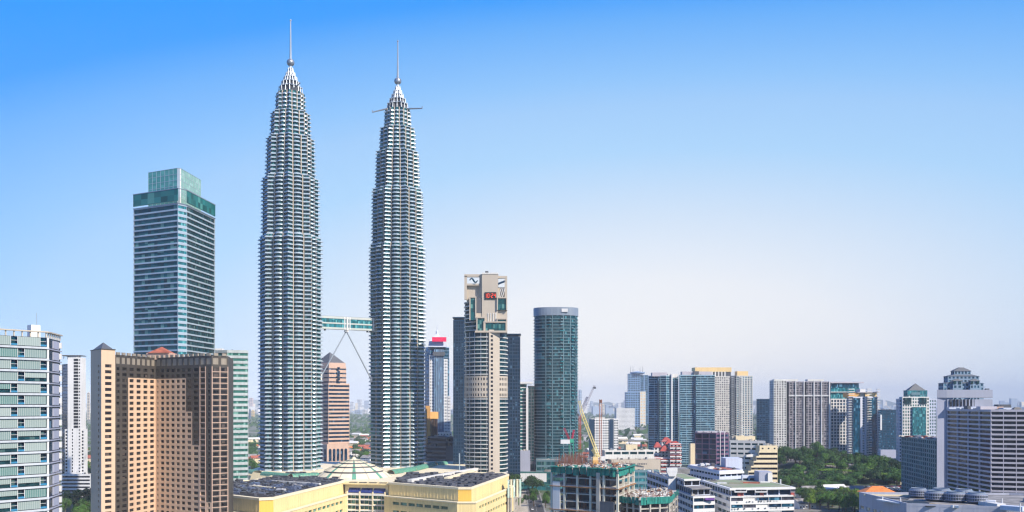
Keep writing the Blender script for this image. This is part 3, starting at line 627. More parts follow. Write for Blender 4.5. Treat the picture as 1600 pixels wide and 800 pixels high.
def build_hotel():
    zt = Z(557, 531); fh = 3.3; zw = 112.2; b = B('hotel', 'peach and dark granite hotel with angled wings and hundreds of square windows', 'hotel', (-205, 530, 0))
    g = M['g_brown']
    T = [(-244.5, 520), (-231.5, 505), (-226.5, 511.5), (-239, 527)]; ztT = Z(549, 510)
    sk = lambda i, j, nx, nz: j > nz-3
    b.wall(T, 0, ztT, [S(fh, 9, .20, .45, g, .35, skip=lambda i, j, nx, nz: i != nx-1 or j > nz-3), S(fh, 20, .46, .54, g, .4, skip=sk)], M['peach'], name='tower_wall', parapet=.8)
    c = cen(T); MB().prism(grow(T, .4), ztT+.82, ztT+1.3).build('tower_cornice', M['granite'], b.root)
    MB().prism(grow(T, -1.5), ztT+1.3, ztT+5.5, top=[(c[0]+.1*k, c[1]+.1*l) for k, l in ((-1, 0), (0, -1), (1, 0), (0, 1))]).build('tower_roof', M['slate'], b.root)
    pts = [(-226.5, 511.5), (-225.2, 516.0), (-218.0, 548), (-183.3, 525.5), (-174.7, 521.2), (-167.3, 528), (-176, 566), (-225, 570), (-238, 526)]
    gm, pm = MB(), MB(); win = None
    def seg(A_, C_, u0, u1, zs, st):
        a = (A_[0]+(C_[0]-A_[0])*u0, A_[1]+(C_[1]-A_[1])*u0); c_ = (A_[0]+(C_[0]-A_[0])*u1, A_[1]+(C_[1]-A_[1])*u1); k = round(zs/fh)*fh
        if k > 0: facade(pm, a, c_, 0, k, st, b.panes)
        if k < zw: facade(gm, a, c_, k, zw, st, b.panes)
    seg(pts[0], pts[1], 0, 1, 0, S(fh, 5, .55, .5, g, .4))
    seg(pts[1], pts[2], 0, .2, 0, S(fh, 6, .62, .55, g, .4)); seg(pts[1], pts[2], .2, 1, zw-8, S(fh, 5.9, .62, .56, g, .5))
    seg(pts[2], pts[3], 0, .10, zw-8, S(fh, 5, .3, .5, g, .4)); seg(pts[2], pts[3], .10, .70, zw-8, S(fh, 5.3, .64, .56, g, .5))
    seg(pts[2], pts[3], .70, .84, 87, S(fh, 5.5, .64, .56, g, .5)); seg(pts[2], pts[3], .84, 1, 66, S(fh, 6, .64, .56, g, .5))
    seg(pts[3], pts[4], 0, .55, 40, S(fh, 5, .68, .58, g, .5)); seg(pts[3], pts[4], .55, 1, 33, S(fh, 5, .4, .7, g, .4)); seg(pts[4], pts[5], 0, 1, 0, S(fh, 5, .68, .58, g, .4))
    for i in range(5, len(pts)): A_, C_ = pts[i], pts[(i+1) % len(pts)]; gm.face([(*A_, 0), (*C_, 0), (*C_, zw), (*A_, zw)])
    grid = []
    for A_, C_, us in ((pts[4], pts[5], (.02, .5, .98)), (pts[3], pts[4], (.04, .5))):
        rot = math.atan2(C_[1]-A_[1], C_[0]-A_[0]); nx, ny = math.sin(rot)*.06, -math.cos(rot)*.06; L = math.hypot(C_[0]-A_[0], C_[1]-A_[1])
        for u in us: grid.append(((A_[0]+(C_[0]-A_[0])*u+nx, A_[1]+(C_[1]-A_[1])*u+ny, zw/2), (.42, .3, zw), rot, M['pink_stone']))
        w_ = L if len(us) == 3 else L*.5; u = w_/L/2
        for k in range(34): grid.append(((A_[0]+(C_[0]-A_[0])*u+nx, A_[1]+(C_[1]-A_[1])*u+ny, k*fh+.2), (w_, .24, .34), rot, M['pink_stone']))
    boxes_as_parts(b.root, 'trim_band', grid, 95, 1)
    b.part('peach_wall', pm, M['peach']); b.part('granite_wall', gm, M['granite'])
    up = MB(); M['granite_lite'] = mat('granite_lite', (.30, .26, .21), .5, var=.15)
    for i in range(len(pts)):
        A_, C_ = pts[i], pts[(i+1) % len(pts)]
        if i < 5: facade(up, A_, C_, zw, zt, S(6.5, 5, .7, .62, M['granite_lite'], .3), P_ := []); boxes_as_parts(b.root, 'frieze_panel', P_, 40, 2)
        else: up.face([(*A_, zw), (*C_, zw), (*C_, zt), (*A_, zt)])
    b.part('frieze', up, M['granite']); pass
    rb = MB(); rb.face([(*p, zt-.3) for p in pts]); rb.build('roof', M['roof_red'], b.root)
    teeth = []
    for i in range(5):
        A_, C_ = pts[i], pts[(i+1) % len(pts)]; L = math.hypot(C_[0]-A_[0], C_[1]-A_[1]); n = max(1, round(L/4.6)); rot = math.atan2(C_[1]-A_[1], C_[0]-A_[0])
        for k in range(n): u = (k+.5)/n; teeth.append(((A_[0]+(C_[0]-A_[0])*u, A_[1]+(C_[1]-A_[1])*u, zt+.75), (2.6, .9, 1.5), rot, M['granite_lite']))
    boxes_as_parts(b.root, 'battlement', teeth, 60, 1)
    # cream ledges every floor on the granite edge bays
    P_ = at(253, 548); zc = zt
    MB().box((X(253, 552), 552, zt+1), (15, 10, 4), 0).build('plant_room', M['pink_stone'], b.root); MB().prism([(X(253, 552)+dx, 552+dy) for dx, dy in ((-6.5, -6), (6.5, -6), (6.5, 6), (-6.5, 6))], zt+3, zt+7, top=[(X(253, 552)+dx, 552+dy) for dx, dy in ((-.2, -.2), (.2, -.2), (.2, .2), (-.2, .2))]).build('plant_roof', M['roof_red'], b.root)
    b.finish(100, 3)
build_hotel()

def build_teal_tower():
    C_ = at(278, 640); L0 = at(208.5, 660); R0 = at(336, 694); d1 = Vector((L0[0]-C_[0], L0[1]-C_[1])); d2 = Vector((R0[0]-C_[0], R0[1]-C_[1]))
    c1 = (C_[0]+d1.x*.02, C_[1]+d1.y*.02); c2 = (C_[0]+d2.x*.20+1.5, C_[1]+d2.y*.16)
    c2 = at(292, 646.5)
    poly = [L0, C_, c2, R0, (R0[0]+d1.x*.95, R0[1]+d1.y*.95+6), (L0[0]-2, L0[1]+40)]
    zt = Z(318, 640); b = B('office_tower', 'tall dark teal glass tower with white floor bands and pale green crown behind the hotel', 'skyscraper', (*cen(poly), 0))
    fh = 4.05; st = S(fh, 0, .985, .73, M['g_teal'], .5); st3 = S(fh, 0, .985, .74, M['g_deep'], .6)
    b.wall(poly, 0, zt, [st, S(fh, 0, .97, .5, M['g_cyan'], .3), st3], M['steel'], parapet=0)
    b.finish(100, 2, 'window_band')
    # glass parapet screen, ledges
    zp = Z(294, 640); M['g_screen'] = glass('g_screen', (.015, .12, .12), (.06, .22, .20), .12, cell=3.5, fh=4)
    sc_ = MB(); 
    for i in (0, 1, 2): 
        A_, D_ = poly[i], poly[i+1]; rr = math.atan2(D_[1]-A_[1], D_[0]-A_[0]); L = math.hypot(D_[0]-A_[0], D_[1]-A_[1])
        if i != 1: MB().box(((A_[0]+D_[0])/2, (A_[1]+D_[1])/2, (zt+zp)/2+1), (L, .5, zp-zt-2), rr).build('glass_screen', M['g_screen'], b.root)
        for z in (zt+.4, zp): MB().box(((A_[0]+D_[0])/2, (A_[1]+D_[1])/2, z), (L+.4, .9, .45), rr).build('rail', M['steel_dark'], b.root)
    cr = [(at(231.5, 668)), at(277, 655), at(281, 655), at(283, 656.5), at(314, 690)]; cr += [(cr[4][0]-36, 700), (cr[0][0]+2, 690)]
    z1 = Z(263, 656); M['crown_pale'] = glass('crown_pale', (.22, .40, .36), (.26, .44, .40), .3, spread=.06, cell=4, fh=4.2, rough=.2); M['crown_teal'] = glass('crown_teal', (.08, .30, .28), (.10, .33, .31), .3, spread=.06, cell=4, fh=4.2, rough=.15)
    def cw(A_, D_, m): 
        p_ = []; mb = MB(); facade(mb, A_, D_, zt-1, z1, S(4.6, 4.4, .95, .95, m, .12), p_); return mb, p_
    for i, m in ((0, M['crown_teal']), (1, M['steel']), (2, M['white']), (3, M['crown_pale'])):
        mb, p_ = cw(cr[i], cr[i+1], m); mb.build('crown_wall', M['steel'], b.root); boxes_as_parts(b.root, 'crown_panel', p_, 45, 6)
    mb = MB(); 
    for i in range(4, 7): A_, D_ = cr[i], cr[(i+1) % 7]; mb.face([(*A_, zt-1), (*D_, zt-1), (*D_, z1), (*A_, z1)])
    mb.face([(*p, z1-.2) for p in cr]); mb.build('crown_back', M['crown_teal'], b.root)
    MB().tube((*at(335, 700), zt-14), (*at(330, 720), zt-12), .3).build('rail', M['steel'], b.root)
build_teal_tower()

b = B('office_block', 'pale green banded office block right behind the granite hotel', 'office', (*at(358, 730), 0))
P_ = quad(322, 724, 355, 716, 388, 722); b.wall(P_, 0, Z(549, 720), [S(4.3, 0, .98, .50, M['g_green'], .5, so=.4)]*2, mat('green_white', (.46, .52, .53), .5)); b.finish(100, 2, 'window_band')
MB().box((X(340, 735), 735, Z(549, 720)+1.6), (9, 6, 3)).build('plant_room', M['white'], b.root)
for k in range(2): MB().tube((X(345, 728), 728, Z(549, 720)+1), (X(376, 726), 726, Z(546.5, 720)), .22).build('roof_rail', M['steel'], b.root)

# ------------------------------------------------------------------ between and right of the towers
def pink_tower():
    Y = 1150; b = B('office_tower', 'pink striped stone tower with grey pyramid roof, seen between the twin towers', 'tower', (*at(515, Y+18), 0))
    zt = Z(568, Y); st = S(5.0, 0, .98, .52, M['g_navy'], .6)
    b.wall(quad(484, Y+22, 513, Y, 546, Y+18), 0, Z(600, Y), [st, st], M['pink_stone'])
    b.wall(quad(490, Y+20, 514, Y+4, 541, Y+17), Z(600, Y), zt-4, [S(5.0, 0, .98, .34, M['g_navy'], .4)]*2, M['pink_stone'], name='upper_wall')
    zz = zt-4; P2 = quad(491, Y+21, 514, Y+6, 540, Y+18); MB().prism(P2, zz, zt+1.5).build('attic', M['pink_stone'], b.root)
    c = cen(P2); MB().prism(grow(P2, -1), zt+1.5, Z(549, Y), top=[(c[0]+dx, c[1]+dy) for dx, dy in ((-.3, 0), (0, -.3), (.3, 0), (0, .3))]).build('pyramid_roof', M['slate'], b.root)
    b.finish(100, 2, 'window_band'); pan = []
    for j in range(22): 
        a = at(530, Y+8); pan.append(((a[0]-1, a[1]+1, 40+j*4.6), (3.6, .4, 3.2), math.atan2(18, 27), M['g_navy']))
    boxes_as_parts(b.root, 'window', pan, 40, 1)
    # arched stone base
    pb = quad(482, Y+24, 511, Y-3, 545, Y+14); zb = Z(694, Y); mb = MB().prism(pb, 0, zb); mb.build('base_wall', M['pink_stone'], b.root)
    A_, C_ = pb[0], pb[1]; rr = math.atan2(C_[1]-A_[1], C_[0]-A_[0]); nrm = Vector((math.sin(rr), -math.cos(rr)))
    for A_, C_, ws in ((pb[0], pb[1], (.2, .45, .7, .9)), (pb[1], pb[2], (.14, .32, .5, .68, .86))):
        rr = math.atan2(C_[1]-A_[1], C_[0]-A_[0]); n_ = Vector((math.sin(rr), -math.cos(rr))); 
        for u in ws:
            mb = MB(); cx, cy = A_[0]+(C_[0]-A_[0])*u+n_.x*.05, A_[1]+(C_[1]-A_[1])*u+n_.y*.05; ux, uy = math.cos(rr), math.sin(rr); w = 2.0; zs = zb-8
            ptsl = [(-w, zs-14), (w, zs-14)]+[(w*math.cos(math.pi*i/8), zs+w*math.sin(math.pi*i/8)) for i in range(9)]
            mb.face([(cx+ux*p, cy+uy*p, z) for p, z in ptsl]); mb.build('arched_window', M['g_navy'], b.root)
pink_tower()

def sign_tower():
    Y = 1130; b = B('office_tower', 'blue and white tower with blank red sign and needle mast, right of the twin towers', 'tower', (*at(686, Y+15), 0))
    zt = Z(556, Y)
    b.wall(quad(664, Y+20, 672, Y+4, 702, Y+10), Z(655, Y)-75, Z(540, Y)-2, [S(4, 0, .98, .9, M['g_blue'], .1)]*2, mat('sky_panel', (.34, .47, .68), .5), name='glass_shaft')
    for p0, p1, yt in ((671, 679.5, 556), (692.5, 699.5, 562), (667.5, 672, 640), (699.5, 704, 620)):
        b.wall(rect(p0, p1, Y, 8, .1), 0, Z(yt, Y), [S(3.9, 2.2, .42, .48, M['g_navy'], .2)], M['white'], name='side_wall')
    b.wall(rect(678.5, 693.5, Y-1.5, 12, .1), 0, Z(546, Y), [S(5, 2.4, .62, 1, M['g_blue'], .35)], mat('sky_panel', (.34, .47, .68), .5), name='centre_wall', parapet=0)
    MB().box((X(686, Y), Y-2.4, Z(553, Y)), (15, 2, 5), .1).build('dark_band', M['slate'], b.root)
    MB().box((X(686.5, Y), Y-2.6, Z(530.5, Y)), (18, 1.2, 5.6), .1).build('red_sign', M['red_sign'], b.root)
    c = (X(683, Y+10), Y+10); P_ = rect(669, 698, Y+1, 20, .1); MB().prism(P_, Z(542, Y), Z(533, Y), top=grow(P_, -1.5)).build('shoulder', M['pale_blue'], b.root)
    MB().prism(grow(P_, -1.5), Z(533, Y), Z(521, Y), top=[(c[0]+dx, c[1]+dy) for dx, dy in ((-1.5, -1.5), (1.5, -1.5), (1.5, 1.5), (-1.5, 1.5))]).build('gable_roof', M['pale_blue'], b.root)
    MB().lathe(c, [(2.2, Z(523, Y)), (1.6, Z(518, Y)), (2.0, Z(517.5, Y)), (.5, Z(515, Y)), (.25, Z(507, Y))], 8).build('mast', M['pale_blue'], b.root)
    b.wall(rect(683, 706, Y-9, 12, .05), 0, Z(676, Y), [S(4.2, 4, .5, .45, M['slate'], .25)], M['offwhite'], name='podium_wall')
    b.finish(100, 1.5)
sign_tower()
b = B('building', 'copper brown small tower with orange stone pier below the blue and white tower', 'building', (*at(673, 1010), 0))
b.wall(quad(662, 1012, 667, 1000, 684, 1006), 0, Z(650, 1005), [None, S(60, 1.8, .6, .98, M['g_black'], .3)], mat('brown_metal', (.10, .06, .04), .5, .3), parapet=.5)
M['orange_stone'] = mat('orange_stone', (.75, .42, .14), .6); MB().box((X(670, 999), 999, Z(690, 1000)), (3.4, 3.2, 76)).build('pier', M['orange_stone'], b.root); MB().prism(grow(quad(662, 1012, 667, 1000, 684, 1006), .8), Z(650, 1005)-3, Z(643.5, 1005)).build('cornice', M['orange_stone'], b.root); MB().prism(rect(665, 671, 1002, 5), Z(643.5, 1005), Z(634, 1005)).build('turret', M['orange_stone'], b.root); b.finish()
b = B('podium_block', 'dark grey stepped block with light floor bands between right twin tower and clock tower', 'building', (*at(690, 970), 0))
b.wall(quad(655, 975, 697, 952, 716, 966), 0, Z(699, 952), [S(4.4, 0, .99, .58, M['g_black'], .5), None], M['slate']); b.wall(quad(668, 978, 698, 956, 714, 968), Z(699, 952), Z(684, 955), [S(4.6, 0, .97, .6, M['g_black'], .5), S(4.6, 0, .97, .6, M['g_black'], .5)], M['slate'], name='upper_wall'); b.finish(60, 2, 'window_band')
# dark twin slab behind the clock tower
for (p0, p1, py, lab) in ((708, 748, 495, 'dark navy glass slab showing left of the clock tower, taller of the two'), (764, 813, 521, 'dark navy glass slab showing right of the clock tower, lower of the two')):
    Y = 905; b = B('glass_tower', lab, 'tower', (*at((p0+p1)/2, Y+10), 0), 'pair of dark slabs behind the clock tower'); P_ = rect(p0, p1, Y, 22, 0)
    b.wall(P_, 0, Z(py, Y)-4, [S(3.5, 2.6, .74, .74, M['g_navy'], .3)]*4, M['navy']); b.finish(100, 2)
    MB().prism(grow(P_, .8), Z(py, Y)-1.2, Z(py, Y)-.2).build('roof_slab', M['navy'], b.root); MB().prism(grow(P_, -2), Z(py, Y)-4, Z(py, Y)-1.3).build('plant_room', M['slate'], b.root)

def clock_tower():
    Yc = 833; c = (X(759.5, Yc), Yc); r = 20.2; b = B('clock_tower', 'rounded tower with tan stepped crown and red digital clock', 'skyscraper', (c[0], c[1], 0))
    poly = circle(c, r*.955, 48); ztop = Z(519, 815)
    MB().prism(poly, 0, ztop).build('glazing', M['g_deep'], b.root)
    fh = 3.75; zm0, zm1 = Z(621, 815), Z(588, 815); n = int((ztop-26)/fh)
    ring = MB(); P = lambda k: circle((0, 0), r*k, 48)
    ring.rings([(P(.93), 0), (P(1.0), 0), (P(1.012), .12), (P(1.012), .92), (P(.93), .92)]); M['band_white'] = mat('band_white', (.58, .58, .56), .45, var=.08)
    proto = None
    for f in range(n):
        z = 27+f*fh
        if zm0-1.0 < z < zm1-1: continue
        if proto is None: proto = ring.build('floor_band', M['band_white'], b.root); o = proto
        else: o = proto.copy(); COL.objects.link(o); o.parent = b.root
        o.location = (0, 0, z)
    # tan stone belt of small square windows
    mb = MB(); pts = circle(c, r, 48)
    for i in range(48):
        A_, D_ = pts[i], pts[(i+1) % 48]; mid = Vector(((A_[0]+D_[0])/2-c[0], (A_[1]+D_[1])/2-c[1]))
        if mid.y < 6: facade(mb, A_, D_, zm0, zm1, S((zm1-zm0)/4, 3, .52, .5, M['g_black'], .35), b.panes)
        else: mb.face([(*A_, zm0), (*D_, zm0), (*D_, zm1), (*A_, zm1)])
    b.part('stone_belt', mb, M['tan_stone']); MB().prism(circle(c, r*1.005, 48), zm1, zm1+.4).build('belt_cap', M['tan_stone'], b.root)
    b.finish(100, 2)
    # vertical stone pier and slim mullions
    a0 = math.atan2(-c[1], -c[0])
    ap = a0+R(21); pc = (c[0]+(r-.6)*math.cos(ap), c[1]+(r-.6)*math.sin(ap)); rr = ap+math.pi/2; zp = Z(516, 815); pw = 10.2
    ux, uy = math.cos(rr), math.sin(rr); nx, ny = math.cos(ap), math.sin(ap)
    A_ = (pc[0]-ux*pw/2+nx*1.6, pc[1]-uy*pw/2+ny*1.6); D_ = (pc[0]+ux*pw/2+nx*1.6, pc[1]+uy*pw/2+ny*1.6); E_ = (D_[0]-nx*4, D_[1]-ny*4); G_ = (A_[0]-nx*4, A_[1]-ny*4)
    b.wall([A_, D_, E_, G_], 0, zp, [S(fh, pw/2, .44, .56, M['g_black'], .5, skip=lambda i, j, nx, nz: i != 0)], M['tan_stone'], name='stone_pier', parapet=.3); b.finish(80, 1, 'pier_window')
    for da in (-68, -50, -32, -14, 2): 
        a = a0+R(da); MB().box((0, 0, ztop/2), (.5, .6, ztop), a).build('mullion', M['steel_dark'], b.root).location = (r*.97*math.cos(a), r*.97*math.sin(a), 0)
    # crown: left curved shaft, core block, stepped frames
    Yf = 816; zc = Z(428, Yf)
    left = circle((c[0]-1.6, c[1]+5.5), r*.92, 40); MB().prism(left, ztop, Z(470, Yf)).build('crown_shaft', M['g_deep'], b.root)
    proto = None
    for k in range(8):
        z = ztop+2+k*3.75
        q = MB(); cc = (-1.6, 5.5); q.rings([([(cc[0]+x, cc[1]+y) for x, y in circle((0, 0), r*kk, 40)], zz) for kk, zz in ((.88, 0), (.95, 0), (.95, .9), (.88, .9))])
        if proto is None: proto = q.build('crown_band', M['band_white'], b.root); o = proto
        else: o = proto.copy(); COL.objects.link(o); o.parent = b.root
        o.location = (0, 0, z)
    T_ = M['tan_stone']
    def blk(name, p0, p1, y0, y1, Y, d, m): return MB().box(((X(p0, Y)+X(p1, Y))/2, Y+d/2, (Z(y0, Y)+Z(y1, Y))/2), (X(p1, Y)-X(p0, Y), d, Z(y0, Y)-Z(y1, Y))).build(name, m, b.root)
    blk('core_block', 753, 778, 427, 519, 816.6, 26, T_); blk('core_cap', 752.5, 778.5, 426, 428.2, 816.2, 27, M['offwhite'])
    blk('core_wing', 778, 792.5, 484, 519, 818, 22, T_); blk('core_side', 744, 753, 466, 519, 817.4, 10, T_)
    # left open frame with emblem
    blk('frame_post', 725.5, 729.5, 431, 468, 819, 3, T_); blk('frame_beam', 725.5, 753, 428.5, 432.5, 819, 4, T_); blk('frame_post', 749, 753, 432.5, 468, 819.4, 3, T_); blk('frame_beam', 729.5, 749, 443, 446, 819.2, 3, T_); blk('frame_wall', 729, 753, 446, 470, 822, 14, T_)
    mb = MB(); cx, cz = X(740, 818.5), Z(438.2, 818.5)
    for k in range(14):
        t0, t1 = k/14, (k+1)/14
        f = lambda t_: Vector((cx-3.6+7.2*t_, 818.4, cz+1.9*math.sin(t_*2*math.pi)))
        mb.tube(f(t0), f(t1), .45+.35*math.sin(math.pi*t0), .45+.35*math.sin(math.pi*t1), 5)
    mb.build('emblem', M['g_blue'], b.root)
    # stepped light frames with teal glass, marching down from left to right
    for p0, p1, y0, y1, Y in ((735, 742.5, 465, 500, 814.6), (746, 757, 497, 518, 813), (778, 791, 466, 484.5, 815), (777.5, 791, 499, 516, 813.5), (757, 790, 504, 518.5, 812.5)):
        blk('crown_glass', p0, p1, y0, y1, Y+.8, 6, M['g_teal'])
        for a_, b_, c_, d_ in ((p0-1.6, p0, y0-2, y1), (p1, p1+1.6, y0-2, y1), (p0, p1, y0-2, y0)): blk('crown_frame', a_, b_, c_, d_, Y, 6.5, T_)
    blk('dark_opening', 744, 753, 466, 489, 817.2, 3, M['slate'])
    for k in range(4): 
        blk('louvre', 762+k*4, 763.4+k*4, 489, 502, 816, .9, M['offwhite'])
    blk('ledge', 742, 792.5, 516.5, 519.5, 811.5, 8, T_)
    # right open frame
    blk('frame_beam', 778, 792.5, 431, 434.5, 819, 4, T_); blk('frame_post', 788.5, 792.5, 434.5, 466, 819.2, 4, T_); blk('frame_wall', 778, 788.5, 449, 464, 823, 5, T_)
    MB().tube((X(777, 820), 820, Z(444, 820)), (X(790, 820), 820, Z(439, 820)), 1.0).build('brace', M['navy'], b.root)
    for k in range(3): MB().tube((X(779+k*3, 818.4), 818.4, Z(464, 818)), (X(783+k*3, 818.4), 818.4, Z(450, 818)), .4).build('brace', M['offwhite'], b.root)
    blk('roof_tank', 758, 763, 423.5, 426.2, 822, 4, M['slate'])
    # digital clock
    scr = blk('clock_screen', 757.5, 775.5, 456.5, 467.5, 815.8, .7, M['black'])
    led = bpy.data.materials.new('led_red'); led.use_nodes = True; bs = led.node_tree.nodes['Principled BSDF']; bs.inputs['Base Color'].default_value = (.5, .02, .01, 1); bs.inputs['Emission Color'].default_value = (1, .10, .04, 1); bs.inputs['Emission Strength'].default_value = .9
    segs = {'1': 'bc', '0': 'abcdef', '2': 'abged', '4': 'fgbc'}; mb = MB(); zc_ = Z(462, 816); wd, hh = 1.3, 1.8
    def digit(x, ch):
        pos = {'a': (x, zc_+hh, 1), 'g': (x, zc_, 1), 'd': (x, zc_-hh, 1), 'f': (x-wd/2, zc_+hh/2, 0), 'b': (x+wd/2, zc_+hh/2, 0), 'e': (x-wd/2, zc_-hh/2, 0), 'c': (x+wd/2, zc_-hh/2, 0)}
        for s in segs[ch]: px_, pz_, hzt = pos[s]; mb.box((px_, 815.7, pz_), (wd, .1, .34) if hzt else (.34, .1, hh))
    xc = X(766.5, 816)
    for dx, ch in ((-4.6, '1'), (-2.0, '0'), (1.5, '2'), (3.9, '4')): digit(xc+dx, ch)
    for dz in (-.7, .7): mb.box((xc, 815.7, zc_+dz), (.34, .1, .34))
    mb.build('clock_digits', led, scr)
    MB().box((0, 0, 0), (.8, .5, 16)).build('sky_sign', M['steel'], b.root).location = (X(718, 815)-c[0], 815-c[1], Z(722, 815))
clock_tower()

b = B('apartment_tower', 'slender dark tower with tall white frame pier, between clock tower and rounded glass tower', 'tower', (*at(820, 1005), 0))
P_ = quad(809, 1006, 811, 1000, 823, 1001); b.wall(P_, 0, Z(600, 1000), [None, S(3.9, 9, .94, .80, M['g_teal'], .4)], M['white'], parapet=.4); b.wall(rect(825, 835, 1001.5, 10), 0, Z(604, 1000), [S(3.6, 3, .8, .8, M['g_deep'], .3)], M['slate'], name='side_wall'); b.finish(80, 2, 'window_band')
for p0, p1, y0, d in ((806, 809.5, 598, 8), (822, 825.5, 606, 3)): MB().box((X((p0+p1)/2, 997), 998.5, Z(y0, 998)/2), ((p1-p0)*998/F, d, Z(y0, 998))).build('white_pier', M['white'], b.root)
MB().prism(rect(810, 832, 1002, 12), Z(600, 1000), Z(593, 1000)).build('plant_room', M['pale_blue'], b.root); MB().box((X(821, 999), 999, Z(598, 1000)), (16, 3, 2.2)).build('roof_beam', M['white'], b.root)

def round_glass():
    Y = 1010; c = (X(868.5, Y), Y); hw = 25.3; b = B('apartment_tower', 'rounded dark teal glass apartment tower behind the construction site', 'skyscraper', (c[0], c[1], 0))
    # rounded plan: flat to the left, bowed to the right
    pl = []
    for i in range(40):
        a = 2*math.pi*i/40; x = math.copysign(abs(math.cos(a))**.75, math.cos(a))*hw; y = math.copysign(abs(math.sin(a))**.8, math.sin(a))*17; pl.append((x, y))
    W_ = [(c[0]+x*.965, c[1]+y*.965) for x, y in pl]; zt = Z(492, Y-15); fh = 3.42; n = int(zt/fh)
    M['g_round'] = glass('g_round', (.008, .050, .070), (.06, .19, .23), .07, cell=2.0, fh=fh, spread=.7); M['teal_slab'] = mat('teal_slab', (.13, .23, .27), .5, var=.12)
    mb = MB().prism(W_, 0, zt); b.part('glazing', mb, M['g_round'])
    ring = MB(); P = lambda k: [(x*k, y*k) for x, y in pl]; ring.rings([(P(.94), 0), (P(.995), 0), (P(.995), .75), (P(.94), .75)]); proto = None
    for f in range(6, n):
        if proto is None: proto = ring.build('floor_band', M['teal_slab'], b.root); o = proto
        else: o = proto.copy(); COL.objects.link(o); o.parent = b.root
        o.location = (0, 0, f*fh)
    # balcony stacks: short slabs that stand out, in two columns
    items = []; rn = random.Random(9)
    for f in range(6, n):
        for a in (-math.pi/2+R(38), -math.pi/2+R(58), -math.pi/2-R(14), -math.pi/2+R(8)):
            if rn.random() < .25: continue
            x = math.copysign(abs(math.cos(a))**.75, math.cos(a))*hw; y = math.copysign(abs(math.sin(a))**.8, math.sin(a))*17
            items.append(((c[0]+x*1.0, c[1]+y*1.0, f*fh+.75), (rn.uniform(2.5, 4.2), 1.6, 1.1), math.atan2(y, x)+math.pi/2, M['g_cyan'] if rn.random() < .5 else M['teal_slab']))
    boxes_as_parts(b.root, 'balcony', items, 100, 2)
    for a in (-112, -96, -78, -58, -35): 
        a = R(a); x = math.copysign(abs(math.cos(a))**.75, math.cos(a))*hw*.985; y = math.copysign(abs(math.sin(a))**.8, math.sin(a))*17*.985
        MB().box((0, 0, zt/2+10), (.8, .8, zt-20), a).build('fin', M['teal_slab'], b.root).location = (x, y, 0)
    cr = [(c[0]+x, c[1]+y) for x, y in pl]; pass
    MB().rings([(cr, zt-.5), (cr, Z(480, Y-15)), (grow(cr, -1.5), Z(480, Y-15)), (grow(cr, -1.5), zt-.5)]).build('crown_screen', M['screen_grey'], b.root)
    mb = MB(); mb.face([(*p, zt+2) for p in grow(cr, -1.6)]); mb.build('roof', M['roof_grey'], b.root)
    MB().box((X(882, Y-14), Y-16.5, Z(485, Y-16)), (7, 2.5, 3.6)).build('roof_unit', M['white'], b.root)
    b.finish()
round_glass()

